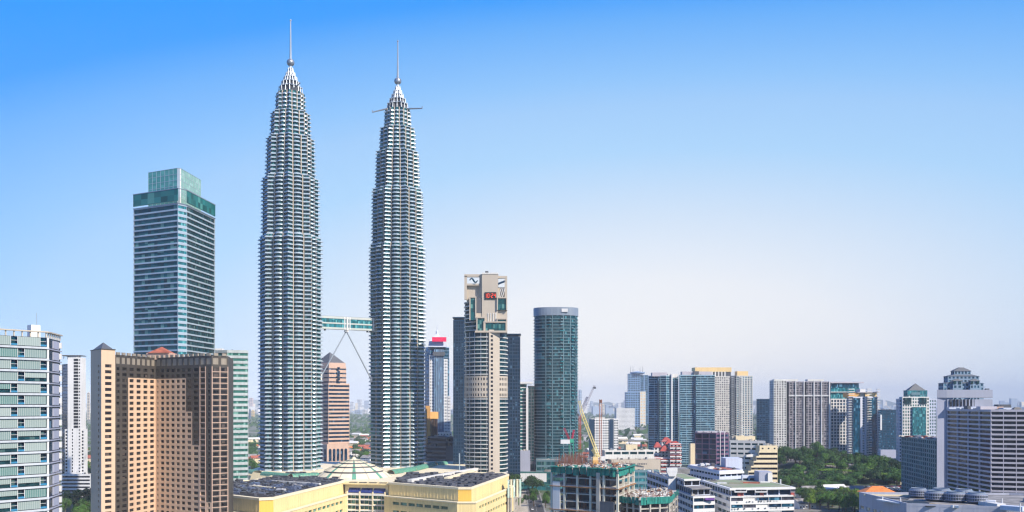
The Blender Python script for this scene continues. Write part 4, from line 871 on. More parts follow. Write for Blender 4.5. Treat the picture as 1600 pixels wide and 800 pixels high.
# ------------------------------------------------------------------ construction site and cranes
def construction():
    b = B('building_site', 'concrete building frame under construction wrapped in green safety net', 'building site', (50, 500, 0))
    A_, C_, D_ = (21.9, 492), (55.4, 470), (68.5, 505); Bk = (35, 530); fh = 4.25; zt = 55.5
    rn = random.Random(11); poly = [A_, C_, D_, Bk]; slabs = 10
    core = grow(poly, -9); MB().prism(core, 0, zt-fh).build('core_wall', M['slate'], b.root)
    for k in range(slabs):
        z = zt-1.2-k*fh; MB().prism(grow(poly, .5), z, z+.55).build('floor_slab', M['concrete'], b.root)
        if k in (2, 5): MB().prism(grow(poly, 1.6), z-.5, z-.1).build('scaffold_deck', mat('plank', (.42, .22, .10), .8, var=.3), b.root)
    cols = []
    def along(P, Q, n, o=0.0, wd=1.0): 
        rot = math.atan2(Q[1]-P[1], Q[0]-P[0])
        for i in range(n): u = i/(n-1); yield (P[0]+(Q[0]-P[0])*u, P[1]+(Q[1]-P[1])*u), rot
    for (P, Q, n) in ((A_, C_, 6), (C_, D_, 4)):
        for (x, y), rot in along(P, Q, n): MB().box((x, y, zt/2-2), (1.1, 1.1, zt), rot).build('column', M['column_pale'], b.root)
    MB().box((C_[0]-9.5, C_[1]+5.6, zt/2-2), (2.2, 1.6, zt+.6), -.58).build('column', M['concrete'], b.root)
    # inner columns and props
    mb = MB()
    for k in range(slabs-1):
        for i in range(26):
            u, v = rn.random()*.9, rn.random()*.5; x = A_[0]+(C_[0]-A_[0])*u+(Bk[0]-A_[0])*v*.4; y = A_[1]+(C_[1]-A_[1])*u+(Bk[1]-A_[1])*v*.4; z = zt-1.2-(k+1)*fh+.55; mb.tube((x, y, z), (x+rn.uniform(-.2, .2), y, z+fh-.6), .13, n=4)
    o = mb.build('props', M['rust'], b.root); o['kind'] = 'stuff'
    # green net round the top storey and ragged edges
    for (P, Q) in ((A_, C_), (C_, D_)):
        n = 9 if P is A_ else 5; rot = math.atan2(Q[1]-P[1], Q[0]-P[0]); L = math.hypot(Q[0]-P[0], Q[1]-P[1]); nx, ny = math.sin(rot), -math.cos(rot)
        for i in range(n):
            u = (i+.5)/n; mb = MB(); w = L/n-.25; h0 = zt-3.4+rn.uniform(-.5, .8); h1 = zt+rn.uniform(.4, 1.3); k = 6
            x0, y0 = P[0]+(Q[0]-P[0])*u+nx*.9, P[1]+(Q[1]-P[1])*u+ny*.9
            for s in range(k):
                ua, ub = -w/2+w*s/k, -w/2+w*(s+1)/k; wv = lambda q: .35*math.sin(q*2.1+i)
                pt = lambda q, z: (x0+math.cos(rot)*q+nx*wv(q), y0+math.sin(rot)*q+ny*wv(q), z)
                mb.face([pt(ua, h0), pt(ub, h0), pt(ub, h1), pt(ua, h1)])
            mb.build('safety_net', M['net'], b.root)
        MB().box(((P[0]+Q[0])/2+nx*1.3, (P[1]+Q[1])/2+ny*1.3, zt+.5), (L, 1.8, .25), rot).build('edge_deck', M['net'], b.root)
    # wall panel on the left, lift shaft cladding on the corner
    MB().box((24.3, 489.7, 40), (4.6, .5, 16), -.58).build('blank_panel', M['white'], b.root)
    MB().box((50.2, 472.9, 31), (8.6, 1.6, 15.5), -.58).build('mesh_cladding', M['slate'], b.root)
    # rubble, rebar and formwork on the roof deck
    mb = MB(); cs = [M['rust'], M['concrete'], mat('plank', (.42, .22, .10)), M['offwhite'], M['crane_red'], M['net']]
    for i in range(520):
        u, v = rn.random(), rn.random()
        if u+v > 1.0 and rn.random() < .3: continue
        x = A_[0]+(C_[0]-A_[0])*u*.95+(Bk[0]-A_[0])*v*.9+1; y = A_[1]+(C_[1]-A_[1])*u*.95+(Bk[1]-A_[1])*v*.9; 
        mb.box((x, y, zt-.2+rn.uniform(0, 1.2)), (rn.uniform(.4, 3.0), rn.uniform(.3, 1.2), rn.uniform(.3, 1.6)), rn.uniform(0, 3), rn.choice([0, 1, 1, 2, 2, 3, 3, 3, 5]))
    o = mb.build('rubble', cs, b.root); o['kind'] = 'stuff'
    mb = MB()
    for i in range(420):
        if i < 220: u, v = rn.uniform(.0, .35), rn.uniform(.15, .95)
        else: u, v = rn.random(), rn.random()
        x = A_[0]+(C_[0]-A_[0])*u+(Bk[0]-A_[0])*v; y = A_[1]+(C_[1]-A_[1])*u+(Bk[1]-A_[1])*v; h = rn.uniform(3, 8.5) if i < 220 else rn.uniform(1, 4); mb.tube((x, y, zt-.7), (x+rn.uniform(-.4, .4), y, zt-.7+h), .11, n=3)
    o = mb.build('rebar', M['rust'], b.root); o['kind'] = 'stuff'
    b.finish()
    # lower wing
    b2 = B('building_site', 'lower deck of the concrete frame with rubble heap behind a green net', 'building site', (72, 500, 0))
    pl = [(58, 478), (X(1000, 466), 466), (X(1046, 474), 474), (96, 520), (70, 530)]; z = 40.5
    for k in range(5): MB().prism(pl, z-.9-k*4.4, z-.4-k*4.4).build('floor_slab', M['concrete'], b2.root)
    MB().prism(grow(pl, -6), 0, z-2).build('core_wall', M['slate'], b2.root)
    for P, Q, n in ((pl[0], pl[1], 4), (pl[1], pl[2], 4), (pl[2], pl[3], 4)):
        rot = math.atan2(Q[1]-P[1], Q[0]-P[0]); L = math.hypot(Q[0]-P[0], Q[1]-P[1]); nx, ny = math.sin(rot), -math.cos(rot)
        for i in range(n): u = i/(n-1)*.98+.01; MB().box((P[0]+(Q[0]-P[0])*u, P[1]+(Q[1]-P[1])*u, z/2-1), (.8, .8, z-1), rot).build('column', M['concrete'], b2.root)
        for i in range(n+1):
            w = L/(n+1); u = (i+.5)/(n+1); mb = MB(); k = 5; h0 = z-2.6+rn.uniform(-.4, .4); h1 = z+.7+rn.uniform(-.2, .5)
            for s in range(k):
                ua, ub = -w/2+w*s/k, -w/2+w*(s+1)/k; x0, y0 = P[0]+(Q[0]-P[0])*u+nx*.7, P[1]+(Q[1]-P[1])*u+ny*.7
                pt = lambda q, zz: (x0+math.cos(rot)*q+nx*.25*math.sin(q*3+i), y0+math.sin(rot)*q+ny*.25*math.sin(q*3+i), zz)
                mb.face([pt(ua, h0), pt(ub, h0), pt(ub, h1), pt(ua, h1)])
            mb.build('safety_net', M['net'], b2.root)
    mb = MB(); c = cen(pl)
    for i in range(520):
        a = rn.uniform(0, 6.28); rr = math.sqrt(rn.random()); x = c[0]+rr*15*math.cos(a); y = c[1]+rr*22*math.sin(a)
        if not inside((x, y), pl): continue
        hh = 2.6*max(0, 1-((x-84)/9)**2-((y-502)/14)**2); mb.box((x, y, z-.3+rn.uniform(0, .6)+hh*rn.random()), (rn.uniform(.5, 2.6), rn.uniform(.4, 1.6), rn.uniform(.3, 1.2)), rn.uniform(0, 3), rn.choice([1, 1, 2, 3, 3, 3, 3, 0]))
    for i in range(120): a = rn.uniform(0, 6.28); x = c[0]+13*math.cos(a); y = c[1]+19*math.sin(a); mb.tube((x, y, z-.5), (x+rn.uniform(-.4, .4), y, z+rn.uniform(1, 3.5)), .1, n=3, m=0)
    o = mb.build('rubble', cs, b2.root); o['kind'] = 'stuff'
    mb = MB()
    for k in range(4):
        for i in range(22): u = rn.random(); x = pl[0][0]+(pl[2][0]-pl[0][0])*u; y = 472+rn.uniform(1, 8); zz = z-.9-(k+1)*4.4+.5; mb.tube((x, y, zz), (x, y, zz+3.9), .12, n=4)
    o = mb.build('props', M['rust'], b2.root); o['kind'] = 'stuff'
construction()
def crane(label, mast, jibs, extras, mm, jm, r=.16):
    (pm, ym0, ym1, Y, w) = mast; root = thing('tower_crane', label, 'crane', (X(pm, Y), Y, Z(ym0, Y)), group='tower cranes on the building site')
    MB().lattice((X(pm, Y), Y, Z(ym0, Y)), (X(pm, Y), Y, Z(ym1, Y)), w, max(3, int((Z(ym1, Y)-Z(ym0, Y))/w/1.2)), r).build('mast', mm, root)
    for (pa, ya, pb, yb, wj, nm, dy) in jibs:
        p = Vector((X(pa, Y), Y, Z(ya, Y))); q = Vector((X(pb, Y), Y+dy, Z(yb, Y))); MB().lattice(p, q, wj, max(4, int((q-p).length/wj/1.3)), r).build(nm, jm, root)
    for nm, px, py, d, m in extras: MB().box((X(px, Y), Y-.8, Z(py, Y)), d).build(nm, m, root)
    return root
crane('yellow luffing crane with long raised boom on an orange base', (931, 727, 712, 505, 2.2), [(936, 716, 908, 640, 1.3, 'boom', 3), (908, 640, 905, 626, 1.1, 'boom_tip', 0), (933, 714, 926, 702, 1.2, 'back_frame', 2)], [('cab', 930, 717, (3.0, 2.6, 2.4), M['sand']), ('base', 930, 723.5, (3.2, 3, 3.4), M['orange_stone']), ('counterweight', 942, 716, (2.4, 2.2, 2.4), M['offwhite'])], M['crane_yellow'], M['crane_yellow'], .11)
crane('green masted crane with short red jibs and white counterweight', (892.5, 727, 688, 535, 2.6), [(891, 690, 881, 669, .8, 'jib', -3), (893, 690, 897, 672, .7, 'back_jib', 2)], [('counterweight', 883, 690, (5.5, 2.4, 2.4), M['white']), ('cab', 893, 688.5, (2.4, 2.2, 2.2), M['crane_green'])], M['crane_green'], mat('crane_crimson', (.50, .03, .08), .5), .11)
crane('slim orange crane mast standing behind the yellow boom', (938.5, 722, 624, 590, 1.5), [], [('mast_head', 938.5, 627, (1.3, 1.3, 2.0), M['rust'])], mat('crane_orange', (.60, .22, .12), .5), M['crane_red'], .11)
crane('distant red and white crane leaning right beside the rounded glass tower', (906, 702, 648, 930, 2.0), [(908, 650, 929, 602, 1.4, 'jib', 0), (906, 645, 918, 620, 1.2, 'stay_frame', 3)], [('counterweight', 903, 648, (3, 2, 2.4), M['slate']), ('hook_block', 929, 606, (2.6, 1.2, 2.0), M['slate'])], M['crane_red'], M['lav'], .2)

# podium behind the site, and tile fronted low buildings
b = B('podium_building', 'low teal glass podium with flat terraces behind the building site', 'building', (*at(840, 950), 0)); TW = mat('teal_wall', (.05, .20, .19), .5)
b.wall([at(797, 945), at(860, 935), at(930, 925), (X(930, 925), 975), (X(800, 945), 978)], 0, Z(738, 940), [S(5.5, 5, .92, .72, M['g_cyan'], .4), S(5.5, 5, .92, .72, M['g_cyan'], .4)], TW, parapet=.8)
b.wall([at(838, 951), at(930, 944), (X(930, 944), 975), (X(838, 951), 975)], Z(738, 940), Z(720, 946), [S(6, 5, .92, .62, M['g_teal'], .4)], M['teal_slab'], name='upper_wall')
b.wall(rect(809, 828.5, 949, 14), Z(738, 940), Z(706, 949), [S(40, 30, 0, 0, M['g_black'])], M['greywall'], name='plant_room'); b.wall([at(800, 966), at(842, 962), (X(842, 962), 976), (X(800, 966), 976)], Z(738, 940), Z(723, 962), [S(6, 5, .85, .6, M['g_deep'])], M['slate'], name='back_wall'); b.finish(80, 2)
MB().box((X(831, 928), 928, (Z(753, 928)+Z(739.5, 928))/2), (X(854, 928)-X(808, 928), .6, Z(739.5, 928)-Z(753, 928)), -.06).build('white_hoarding', M['white'], b.root)
ts = B('terrace_building', 'tan low building with curved roof terrace and dark lettering, below the white and navy slab', 'building', (*at(1000, 800), 0))
ts.wall(quad(950, 812, 955, 800, 1032, 806), 0, Z(719, 803), [None, S(60, 60, 0, 0, M['g_black'])], M['tan_stone'], parapet=.6); mb = MB()
for i in range(15):
    if i != 8: mb.box((X(974+i*2.6, 799.5)+0, 801.7, Z(725+.0, 801)), (1.0, .25, random.Random(i).uniform(1.0, 1.9)), .04)
mb.build('lettering', M['slate'], ts.root)
ts.wall(quad(952, 792, 955, 786, 1030, 792), 0, Z(736, 790), [None, S(5, 6, .9, .55, M['g_cyan'], .4)], M['teal_slab'], name='lower_wall'); ts.wall(quad(940, 850, 945, 838, 1022, 843), 0, Z(705, 840), [None, S(7, 8, .85, .35, M['g_deep'], .5, so=.85)], M['offwhite'], name='hall_wall')
ts.wall(rect(978, 996, 846, 14), Z(705, 840), Z(696, 846), [S(60, 60, 0, 0, M['g_black'])], M['cream'], name='lift_room'); ts.finish(60, 3)

def red_roof_block():
    Y = 905; b = B('apartment_block', 'white apartment block with tiers of red tiled roofs and balconies', 'apartments', (*at(1042, Y), 0))
    def hip(p0, p1, ya, yb, Y_, d): 
        a = rect(p0, p1, Y_, d); c = cen(a); MB().prism(grow(a, 1.0), Z(ya, Y_), Z(yb, Y_), top=[(c[0]+(p[0]-c[0])*.25, c[1]+(p[1]-c[1])*.25) for p in a]).build('red_roof', M['crane_red'] if 0 else M['tile_red'], b.root)
    M['tile_red'] = mat('tile_red', (.40, .075, .065), .7, var=.2, scale=.4, streak=.2)
    for p0, p1, ytop, Y_ in ((1047, 1064, 694, Y), (1018, 1047, 716, Y+3), (1034, 1050, 690, Y+14), (1022, 1034, 699, Y+12)):
        b.wall(rect(p0, p1, Y_, 10), 0, Z(ytop, Y_), [S(3.3, 4, .5, .45, M['g_deep'], .5)]*1, M['white'])
    hip(1034, 1050, 690, 683.5, Y+14, 10); hip(1040, 1052, 694, 688, Y+8, 8); hip(1022, 1034, 699, 691, Y+12, 10); hip(1048, 1064, 695, 689.5, Y, 10); hip(1032, 1046, 705, 696.5, Y+1, 8); hip(1018, 1034, 718, 713.5, Y+2, 9)
    it = []
    for k in range(7):
        y = 700+k*6.6
        for p0, p1 in ((1047, 1055), (1057, 1065)): it.append(((X((p0+p1)/2, Y-2), Y-1.2, Z(y, Y)), (X(p1, Y)-X(p0, Y), 2.2, 1.3), 0, M['white'])); it.append(((X((p0+p1)/2, Y-2), Y-1.2, Z(y-2.2, Y)), (X(p1, Y)-X(p0, Y)+.4, 2.4, .7), 0, M['tile_red']))
        if y > 716:
            for p0, p1 in ((1019, 1031), (1033, 1045)): it.append(((X((p0+p1)/2, Y), Y+1.6, Z(y, Y)), (X(p1, Y)-X(p0, Y), 2.2, 1.3), 0, M['white'])); it.append(((X((p0+p1)/2, Y), Y+1.6, Z(y-2.2, Y)), (X(p1, Y)-X(p0, Y)+.4, 2.4, .7), 0, M['tile_red']))
    boxes_as_parts(b.root, 'balcony', it, 100, 1); b.finish(60, 2)
red_roof_block()

# ------------------------------------------------------------------ mid and far towers, centre right
def simple(label, plan, yt, styles, wm, cap=80, mina=3., cat='tower', name='tower', group=None, win='window', parapet=.9, Yr=None, roofm=None):
    Yr = Yr or plan[0][1]; b = B(name, label, cat, (*cen(plan), 0), group); b.wall(plan, 0, Z(yt, Yr), styles, wm, parapet=parapet, roofm=roofm); b.finish(cap, mina, win); return b
def topbox(b, p0, p1, y0, y1, Y, d, m, name='roof_block'): return MB().box(((X(p0, Y)+X(p1, Y))/2, Y+d/2, (Z(y0, Y)+Z(y1, Y))/2), (X(p1, Y)-X(p0, Y), d, Z(y0, Y)-Z(y1, Y))).build(name, m, b.root)
Y = 1280; b = simple('white grid office slab with navy end walls behind the cranes', quad(920, Y+14, 924, Y, 966, Y+6), 655, [S(3.6, 40, 0, 0, M['g_navy']), S(3.7, 3.3, .66, .55, M['g_navy'], .3)], M['white'])
topbox(b, 920.5, 929, 655, 712, Y-2.0, 3, M['navy'], 'navy_strip'); topbox(b, 953, 959, 655, 712, Y+2.5, 3, M['navy'], 'navy_strip'); topbox(b, 930, 945, 652, 655, Y+5, 6, M['offwhite'], 'plant_room')
Y = 3200; simple('hazy white office block gridded with tiny windows, low in front of blue tower', quad(960, Y+8, 963, Y, 992, Y+6), 638, [S(4.4, 4, .5, .5, M['g_navy'], .3)]*2, M['white'], 100, 1.2)
def blue_far():
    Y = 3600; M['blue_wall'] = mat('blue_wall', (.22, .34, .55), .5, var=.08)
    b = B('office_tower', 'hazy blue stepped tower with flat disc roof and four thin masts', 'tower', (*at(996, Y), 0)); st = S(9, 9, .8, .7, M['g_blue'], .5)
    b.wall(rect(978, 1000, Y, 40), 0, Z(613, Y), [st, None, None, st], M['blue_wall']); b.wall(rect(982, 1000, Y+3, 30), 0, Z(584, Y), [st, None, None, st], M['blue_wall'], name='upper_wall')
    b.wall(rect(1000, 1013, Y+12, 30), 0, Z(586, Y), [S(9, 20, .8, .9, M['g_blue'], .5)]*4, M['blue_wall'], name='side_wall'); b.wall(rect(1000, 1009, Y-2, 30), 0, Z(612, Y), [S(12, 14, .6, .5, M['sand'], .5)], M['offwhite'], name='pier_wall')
    MB().lathe((X(996, Y+20), Y+20), [(20, Z(585, Y)), (30, Z(583, Y)), (31, Z(581.5, Y)), (4, Z(580, Y))], 18).build('disc_roof', M['blue_wall'], b.root)
    for px in (985, 989, 1000, 1004): MB().tube((X(px, Y+20), Y+20, Z(585, Y)), (X(px, Y+20), Y+20, Z(572, Y)), .9, .5).build('antenna_mast', M['slate'], b.root)
    b.finish(80, 1.5)
blue_far()
# teal condominium pair
M['condo_slab'] = mat('condo_slab', (.34, .52, .60), .55, var=.1)
Y = 1350
g_ = 'teal glass condominium slabs'
b = simple('teal glass slab condominium, left one of the pair behind the red tiled block', quad(1013, Y+12, 1041, Y, 1060, Y+10), 588, [S(3.45, 9, .97, .76, M['g_blue'], .6), S(3.45, 9, .9, .76, M['g_blue'], .6)], M['condo_slab'], 100, 2, group=g_, win='window_band')
topbox(b, 1019, 1042, 582, 588, Y+4, 12, M['lav']); topbox(b, 1027.5, 1030, 588, 690, Y+1.0, 5, M['g_navy'], 'dark_recess'); topbox(b, 1049, 1051, 584, 690, Y+.5, 5, M['white'], 'white_pier'); topbox(b, 1044, 1059, 584, 590, Y+5, 10, M['offwhite'])
b = simple('teal glass slab condominium with white floor edges beside the cream towers', quad(1061, Y+4, 1062, Y-2, 1117, Y-6), 587, [None, S(3.45, 10, .97, .72, M['g_blue'], .6)], M['condo_slab'], 100, 2, group=g_, win='window_band')
topbox(b, 1066, 1112, 580.5, 587, Y+5, 14, M['lav']); topbox(b, 1084, 1087.5, 587, 700, Y-5.5, 4, M['g_navy'], 'dark_recess'); topbox(b, 1084, 1092, 580, 585, Y+2, 6, M['slate'])
Y = 1380; M['condo_cream'] = mat('condo_cream', (.52, .51, .49), .6, var=.1)
b = simple('cream gridded condominium with pale orange roof screens', quad(1104, Y+4, 1117, Y-10, 1141, Y), 589, [S(3.5, 4, .7, .6, M['g_condo'], .5)]*2, M['condo_cream'], 100, 2)
topbox(b, 1086, 1143, 574, 581, Y+3, 26, M['sand'], 'roof_screen'); topbox(b, 1105, 1142, 581, 589, Y+4, 20, M['slate'], 'plant_room')
for k in range(6): topbox(b, 1107+k*5, 1109+k*5, 580.5, 588, Y-1, 3, M['offwhite'], 'roof_post')
b = simple('cream condominium with stacked balconies on the right of the orange screened roof', quad(1140, Y+6, 1151, Y-4, 1176, Y+6), 588, [S(3.5, 4, .75, .66, M['g_condo'], .6), S(3.5, 5.2, .68, .66, M['g_blue'], .6)], M['condo_cream'], 100, 2)
topbox(b, 1152, 1169, 580, 588, Y+8, 16, M['sand'], 'roof_screen')
it = [((X(1158, Y-3), Y-2, z), (5, 3, .9), .1, M['white']) for z in [30+3.5*k for k in range(30)]]+[((X(1144, Y), Y-1.5, z), (4, 3, .9), -.3, M['white']) for z in [30+3.5*k for k in range(30)]]; boxes_as_parts(b.root, 'balcony', it, 100, 1)
Y = 930; b = simple('dark navy and plum box building in front of the condominiums', quad(1086, Y+14, 1119, Y, 1139, Y+9), 677, [S(5.2, 8, .92, .85, M['g_navy'], .3), S(4.2, 5.6, .80, .52, M['g_navy'], .4)], M['purple'], 80, 2)
topbox(b, 1090, 1134, 674, 677, Y+14, 12, M['lav']); topbox(b, 1079, 1087, 693, 735, Y+14, 10, M['cream'], 'side_pier')
for px in (1124.5, 1131): MB().box((X(px, Y+4), Y+1.2, 30), (.5, .5, 62), .6).build('white_fin', M['white'], b.root)
def cream_stepped():
    Y = 800; b = B('hotel', 'cream building with sloping stepped terraces and dark bands above the park edge', 'hotel', (*at(1180, Y+10), 0))
    st = S(3.6, 0, .99, .45, M['g_black'], .8, so=.35); zt = Z(697, Y)
    nf = 9; fh = zt/(nf+3)
    for k in range(nf+3):
        z1 = zt-k*fh; pl = 1186-max(0, (k-1))*4.2 if k > 0 else 1187
        P_ = [at(pl, Y+1), at(1215, Y+1), (X(1215, Y)+2, Y+24), (X(pl, Y), Y+24)]; sty = [st] if k > 0 else [S(fh, 5, .3, .3, M['g_black'])]
        b.wall(P_, z1-fh, z1, sty, M['cream'], parapet=0 if k else .5, name='terrace_wall')
    b.wall(quad(1139, Y+32, 1141, Y+22, 1196, Y+10), 0, Z(690, Y+20), [None, S(4.2, 6, .8, .40, M['g_deep'], .4)], M['offwhite'], name='wing_wall'); b.wall(rect(1150, 1180, Y+30, 14), 0, Z(683, Y+30), [S(50, 50, 0, 0, M['g_black'])], M['cream'], name='roof_storey')
    topbox(b, 1144, 1163, 682, 690, Y+34, 10, M['tan_stone']); topbox(b, 1155, 1163, 680.5, 684, Y+33, 6, M['cream'])
    for k in range(9): topbox(b, 1166+k*1.2+k, 1170+k*2.2, 711-k*.4, 714, Y+3+k*.6, 3, M['offwhite'], 'roof_unit')
    b.finish(80, 2, 'window_band')
cream_stepped()

def white_complex():
    g_ = 'white office blocks in the foreground'
    Wm = M['pale_blue']
    # block with red roof patch
    b = B('office_block', 'pale office block with rust red flat roof, behind the banded blocks', 'office', (*at(1125, 640), 0), g_); P_ = quad(1075, 690, 1124, 628, 1161, 640)
    zt = Z(738, 628); b.wall(P_, 0, zt, [S(4.4, 5.6, .86, .40, M['g_navy'], .4), S(4.4, 6.5, .84, .46, M['g_navy'], .4)], Wm, roofm=M['roof_grey'], parapet=1.2, pt=1.0)
    c = cen(P_); MB().prism([(c[0]+(p[0]-c[0])*.62+3, c[1]+(p[1]-c[1])*.62-3) for p in P_], zt+.05, zt+.6).build('red_roof', M['roof_red'], b.root)
    MB().prism(grow(P_, 1.2), zt-1.4, zt-.2).build('eave', M['white'], b.root)
    for k, (px, Yk) in enumerate(((1095, 690), (1103, 684), (1112, 676))): topbox(b, px, px+5, 724, 730, Yk, 4, M['white'] if k < 2 else M['slate'], 'roof_unit')
    topbox(b, 1134, 1160, 716, 735, 668, 16, Wm, 'stair_tower'); b.finish(80, 3)
    # tall white bracket wall with dark glass wing
    b = B('office_wing', 'dark glass wing ending in a tall white winged pier', 'office', (*at(1040, 600), 0), g_)
    b.wall(quad(1011, 652, 1043, 592, 1052, 596), 0, Z(748, 592), [S(4.6, 9, .96, .60, M['g_black'], .4), None], Wm)
    topbox(b, 1044.5, 1056, 737, 775, 588, 3, M['white'], 'white_pier'); 
    x0, x1 = X(1041.5, 588), X(1058, 588); zt = Z(731, 588); zb_ = Z(737, 588); zm = Z(744, 588)
    MB().prism([(x0, 586.5), (x1, 586.5), (x1, 590), (x0, 590)], zb_, zt).build('white_cap', M['white'], b.root); xm0, xm1 = X(1045, 588), X(1055.5, 588)
    MB().prism([(xm0, 586.6), (xm1, 586.6), (xm1, 589.9), (xm0, 589.9)], zm, zb_, top=[(x0, 586.6), (x1, 586.6), (x1, 589.9), (x0, 589.9)]).build('white_cap', M['white'], b.root); b.finish(60, 3)
    topbox(b, 1058, 1078, 733, 740, 640, 20, M['roof_grey'])
    # main right block
    Y = 560; b = B('office_block', 'white banded office block with green roof and red columns, lower right of centre', 'office', (*at(1190, Y+20), 0), g_)
    P_ = quad(1097, 622, 1141, Y, 1241, Y+8); zt = Z(763, Y); fh = 4.35
    nz = int(zt/fh); z0 = zt-fh*nz
    pan2 = []
    b.wall(grow(P_, -2.2), zt-5.4, zt-1.2, [S(4.2, 6, .9, .7, M['g_navy'], .4), S(4.2, 7.5, .9, .74, M['g_navy'], .5)], Wm, parapet=0, name='top_storey')
    st = S(fh, 9, .985, .50, M['g_condo'], .6, so=.75, alt=lambda i, j, nx, nz: [M['g_navy'], M['offwhite'], M['g_condo'], M['g_blue']][(i*7+j*3) % 4])
    b.wall(P_, zt-5.4-fh*7, zt-5.4, [st, st], M['white'], parapet=.5)
    MB().prism(grow(P_, .9), zt-1.2, zt).build('roof_slab', M['white'], b.root); c = cen(P_); MB().prism([(c[0]+(p[0]-c[0])*.93, c[1]+(p[1]-c[1])*.93) for p in P_], zt+.01, zt+.25).build('green_roof', M['roof_green'], b.root)
    MB().prism([(c[0]+(p[0]-c[0])*1.0, c[1]+(p[1]-c[1])*1.0) for p in P_], zt-5.4, zt-5.2).build('ledge', M['lav'], b.root)
    for px in (1153, 1159, 1188, 1236): topbox(b, px, px+(5.2 if px != 1159 else 3), 770, 775.3, Y+.3+(px-1141)*.08, 1.5, M['crane_red'] if 0 else mat('red_paint', (.50, .10, .08), .6), 'red_column')
    for p0, p1 in ((1148, 1167), (1180, 1199)): topbox(b, p0, p1, 763.5, 769.5, Y-.6+(p0-1141)*.08, 2.5, M['white'], 'white_box'); [topbox(b, p0+q, p0+q+8, 765.3, 767.3, Y-.75+(p0-1141)*.08, .5, M['black'], 'box_window') for q in (1.4, 10)]
    it = []; rn = random.Random(2)
    for k in range(5):
        z = zt-5.4-k*fh-2.7-.0
        for i in range(20):
            if rn.random() < .6: px = 1144+i*4.9+rn.uniform(-1, 1); it.append(((X(px, Y), Y-.35+(px-1141)*.08, z-.4), (.9, .7, .7), 0, M['slate'] if rn.random() < .6 else M['offwhite']))
    boxes_as_parts(b.root, 'air_conditioner', it, 90, 1)
    for k, (px, Yk, w, m) in enumerate(((1115, 610, 5, 'roof_grey'), (1128, 590, 6, 'offwhite'), (1150, 592, 9, 'roof_green'), (1172, 594, 12, 'roof_red'), (1195, 598, 6, 'offwhite'))): MB().box((X(px, Yk), Yk, zt+.6), (w, 4, .8), -.2).build('roof_unit', M[m], b.root)
    MB().tube((X(1219.5, 585), 585, zt), (X(1219.5, 585), 585, zt+3.6), .45).build('flue', M['white'], b.root)
    b.finish(100, 3)
    # small blue blocks behind it
    b = simple('small slate blue annex behind the green roofed block', quad(1158, 622, 1160, 616, 1202, 618), 744, [None, S(4, 5, .8, .5, M['g_navy'], .3)], Wm, 40, 3, 'building', 'annex'); topbox(b, 1186, 1206, 737, 756, 604, 12, M['greywall'], 'stair_tower'); topbox(b, 1200, 1207, 739, 757, 602.5, 8, M['offwhite'], 'stair_tower')
    # left stepped block
    Y = 545; b = B('office_block', 'stepped white banded office block with grey terraces beside the building site', 'office', (*at(1085, Y+15), 0), g_)
    P_ = quad(1046, 606, 1083, Y, 1117, Y+4); z1 = Z(777, Y); st = S(4.3, 7, .97, .52, M['g_navy'], .6, so=.7, alt=lambda i, j, nx, nz: M['g_blue'] if (i+j) % 3 == 0 else None)
    b.wall(P_, z1-4.3*8, z1, [st, st], M['white'], parapet=.5)
    P2 = [(p[0]+.5, p[1]+5) for p in grow(P_, -4.5)]; b.wall(P2, z1, z1+4.0, [S(4, 5, .9, .75, M['g_black'], .3)]*2, Wm, name='upper_wall', parapet=0); MB().prism(grow(P2, 2.2), z1+4.0, z1+4.5).build('terrace_roof', M['roof_grey'], b.root)
    P3 = [(p[0]-2.0, p[1]+17) for p in grow(P_, -7.5)]; b.wall(P3, z1+4.5, z1+8.0, [S(4, 5, .9, .75, M['g_black'], .3)]*2, Wm, name='top_wall', parapet=0); MB().prism(grow(P3, 1.5), z1+8.0, z1+8.9).build('top_roof', M['offwhite'], b.root); c = cen(P3); MB().prism(grow(P3, -2.5), z1+8.91, z1+9.1).build('roof_garden', M['roof_green'], b.root)
    topbox(b, 1058, 1068, 748, 752, 585, 6, M['g_blue'], 'blue_awning'); topbox(b, 1060, 1075, 752, 757, 580, 5, M['white'], 'roof_unit'); topbox(b, 1102, 1116.5, 778.5, 781.5, Y+1.0, 1, mat('violet_panel', (.20, .08, .36), .5), 'violet_panel')
    b.finish(100, 3)
white_complex()

# ------------------------------------------------------------------ right: condominiums beyond the park
Y = 1650; simple('plain teal blue slab tower left of the large grey condominium', quad(1182, Y+14, 1205, Y, 1212, Y+20), 624, [S(3.6, 6, .92, .66, M['g_blue'], .4)]*2, mat('deep_teal', (.05, .15, .22), .5), 100, 2)
Y = 1210; M['condo_grey'] = mat('condo_grey', (.30, .28, .31), .6, var=.1)
def grey_condo():
    b = B('condominium', 'wide grey condominium with fine grid of balconies and white ribs, above the park trees', 'apartments', (*at(1252, Y+10), 0), None)
    st = S(3.25, 4.2, .80, .66, M['g_condo'], .8)
    b.wall(rect(1209, 1229, Y, 20), 0, Z(595, Y), [S(3.25, 3.4, .62, .66, M['g_condo'], .8), None, None, S(3.25, 4, .6, .6, M['g_condo'])], M['offwhite'])
    b.wall(rect(1229, 1297, Y+4, 20), 0, Z(597, Y), [st], M['condo_grey'], name='long_wall')
    topbox(b, 1229, 1232.5, 597, 720, Y+2.2, 3, M['g_black'], 'dark_recess'); topbox(b, 1232.5, 1297, 617.4, 619, Y+2.8, 2, M['white'], 'white_belt')
    for px in (1243.5, 1256.5, 1272, 1284, 1296): topbox(b, px-.6, px+.6, 596, 720, Y+2.5, 2, M['white'], 'white_rib')
    topbox(b, 1257.5, 1260, 597, 720, Y+2.9, 2, M['g_black'], 'dark_recess')
    for p0, p1 in ((1210, 1247), (1262, 1287)): topbox(b, p0, p1, 592.5, 595.5, Y+8, 10, M['offwhite'], 'roof_screen')
    b.finish(100, 2)
grey_condo()
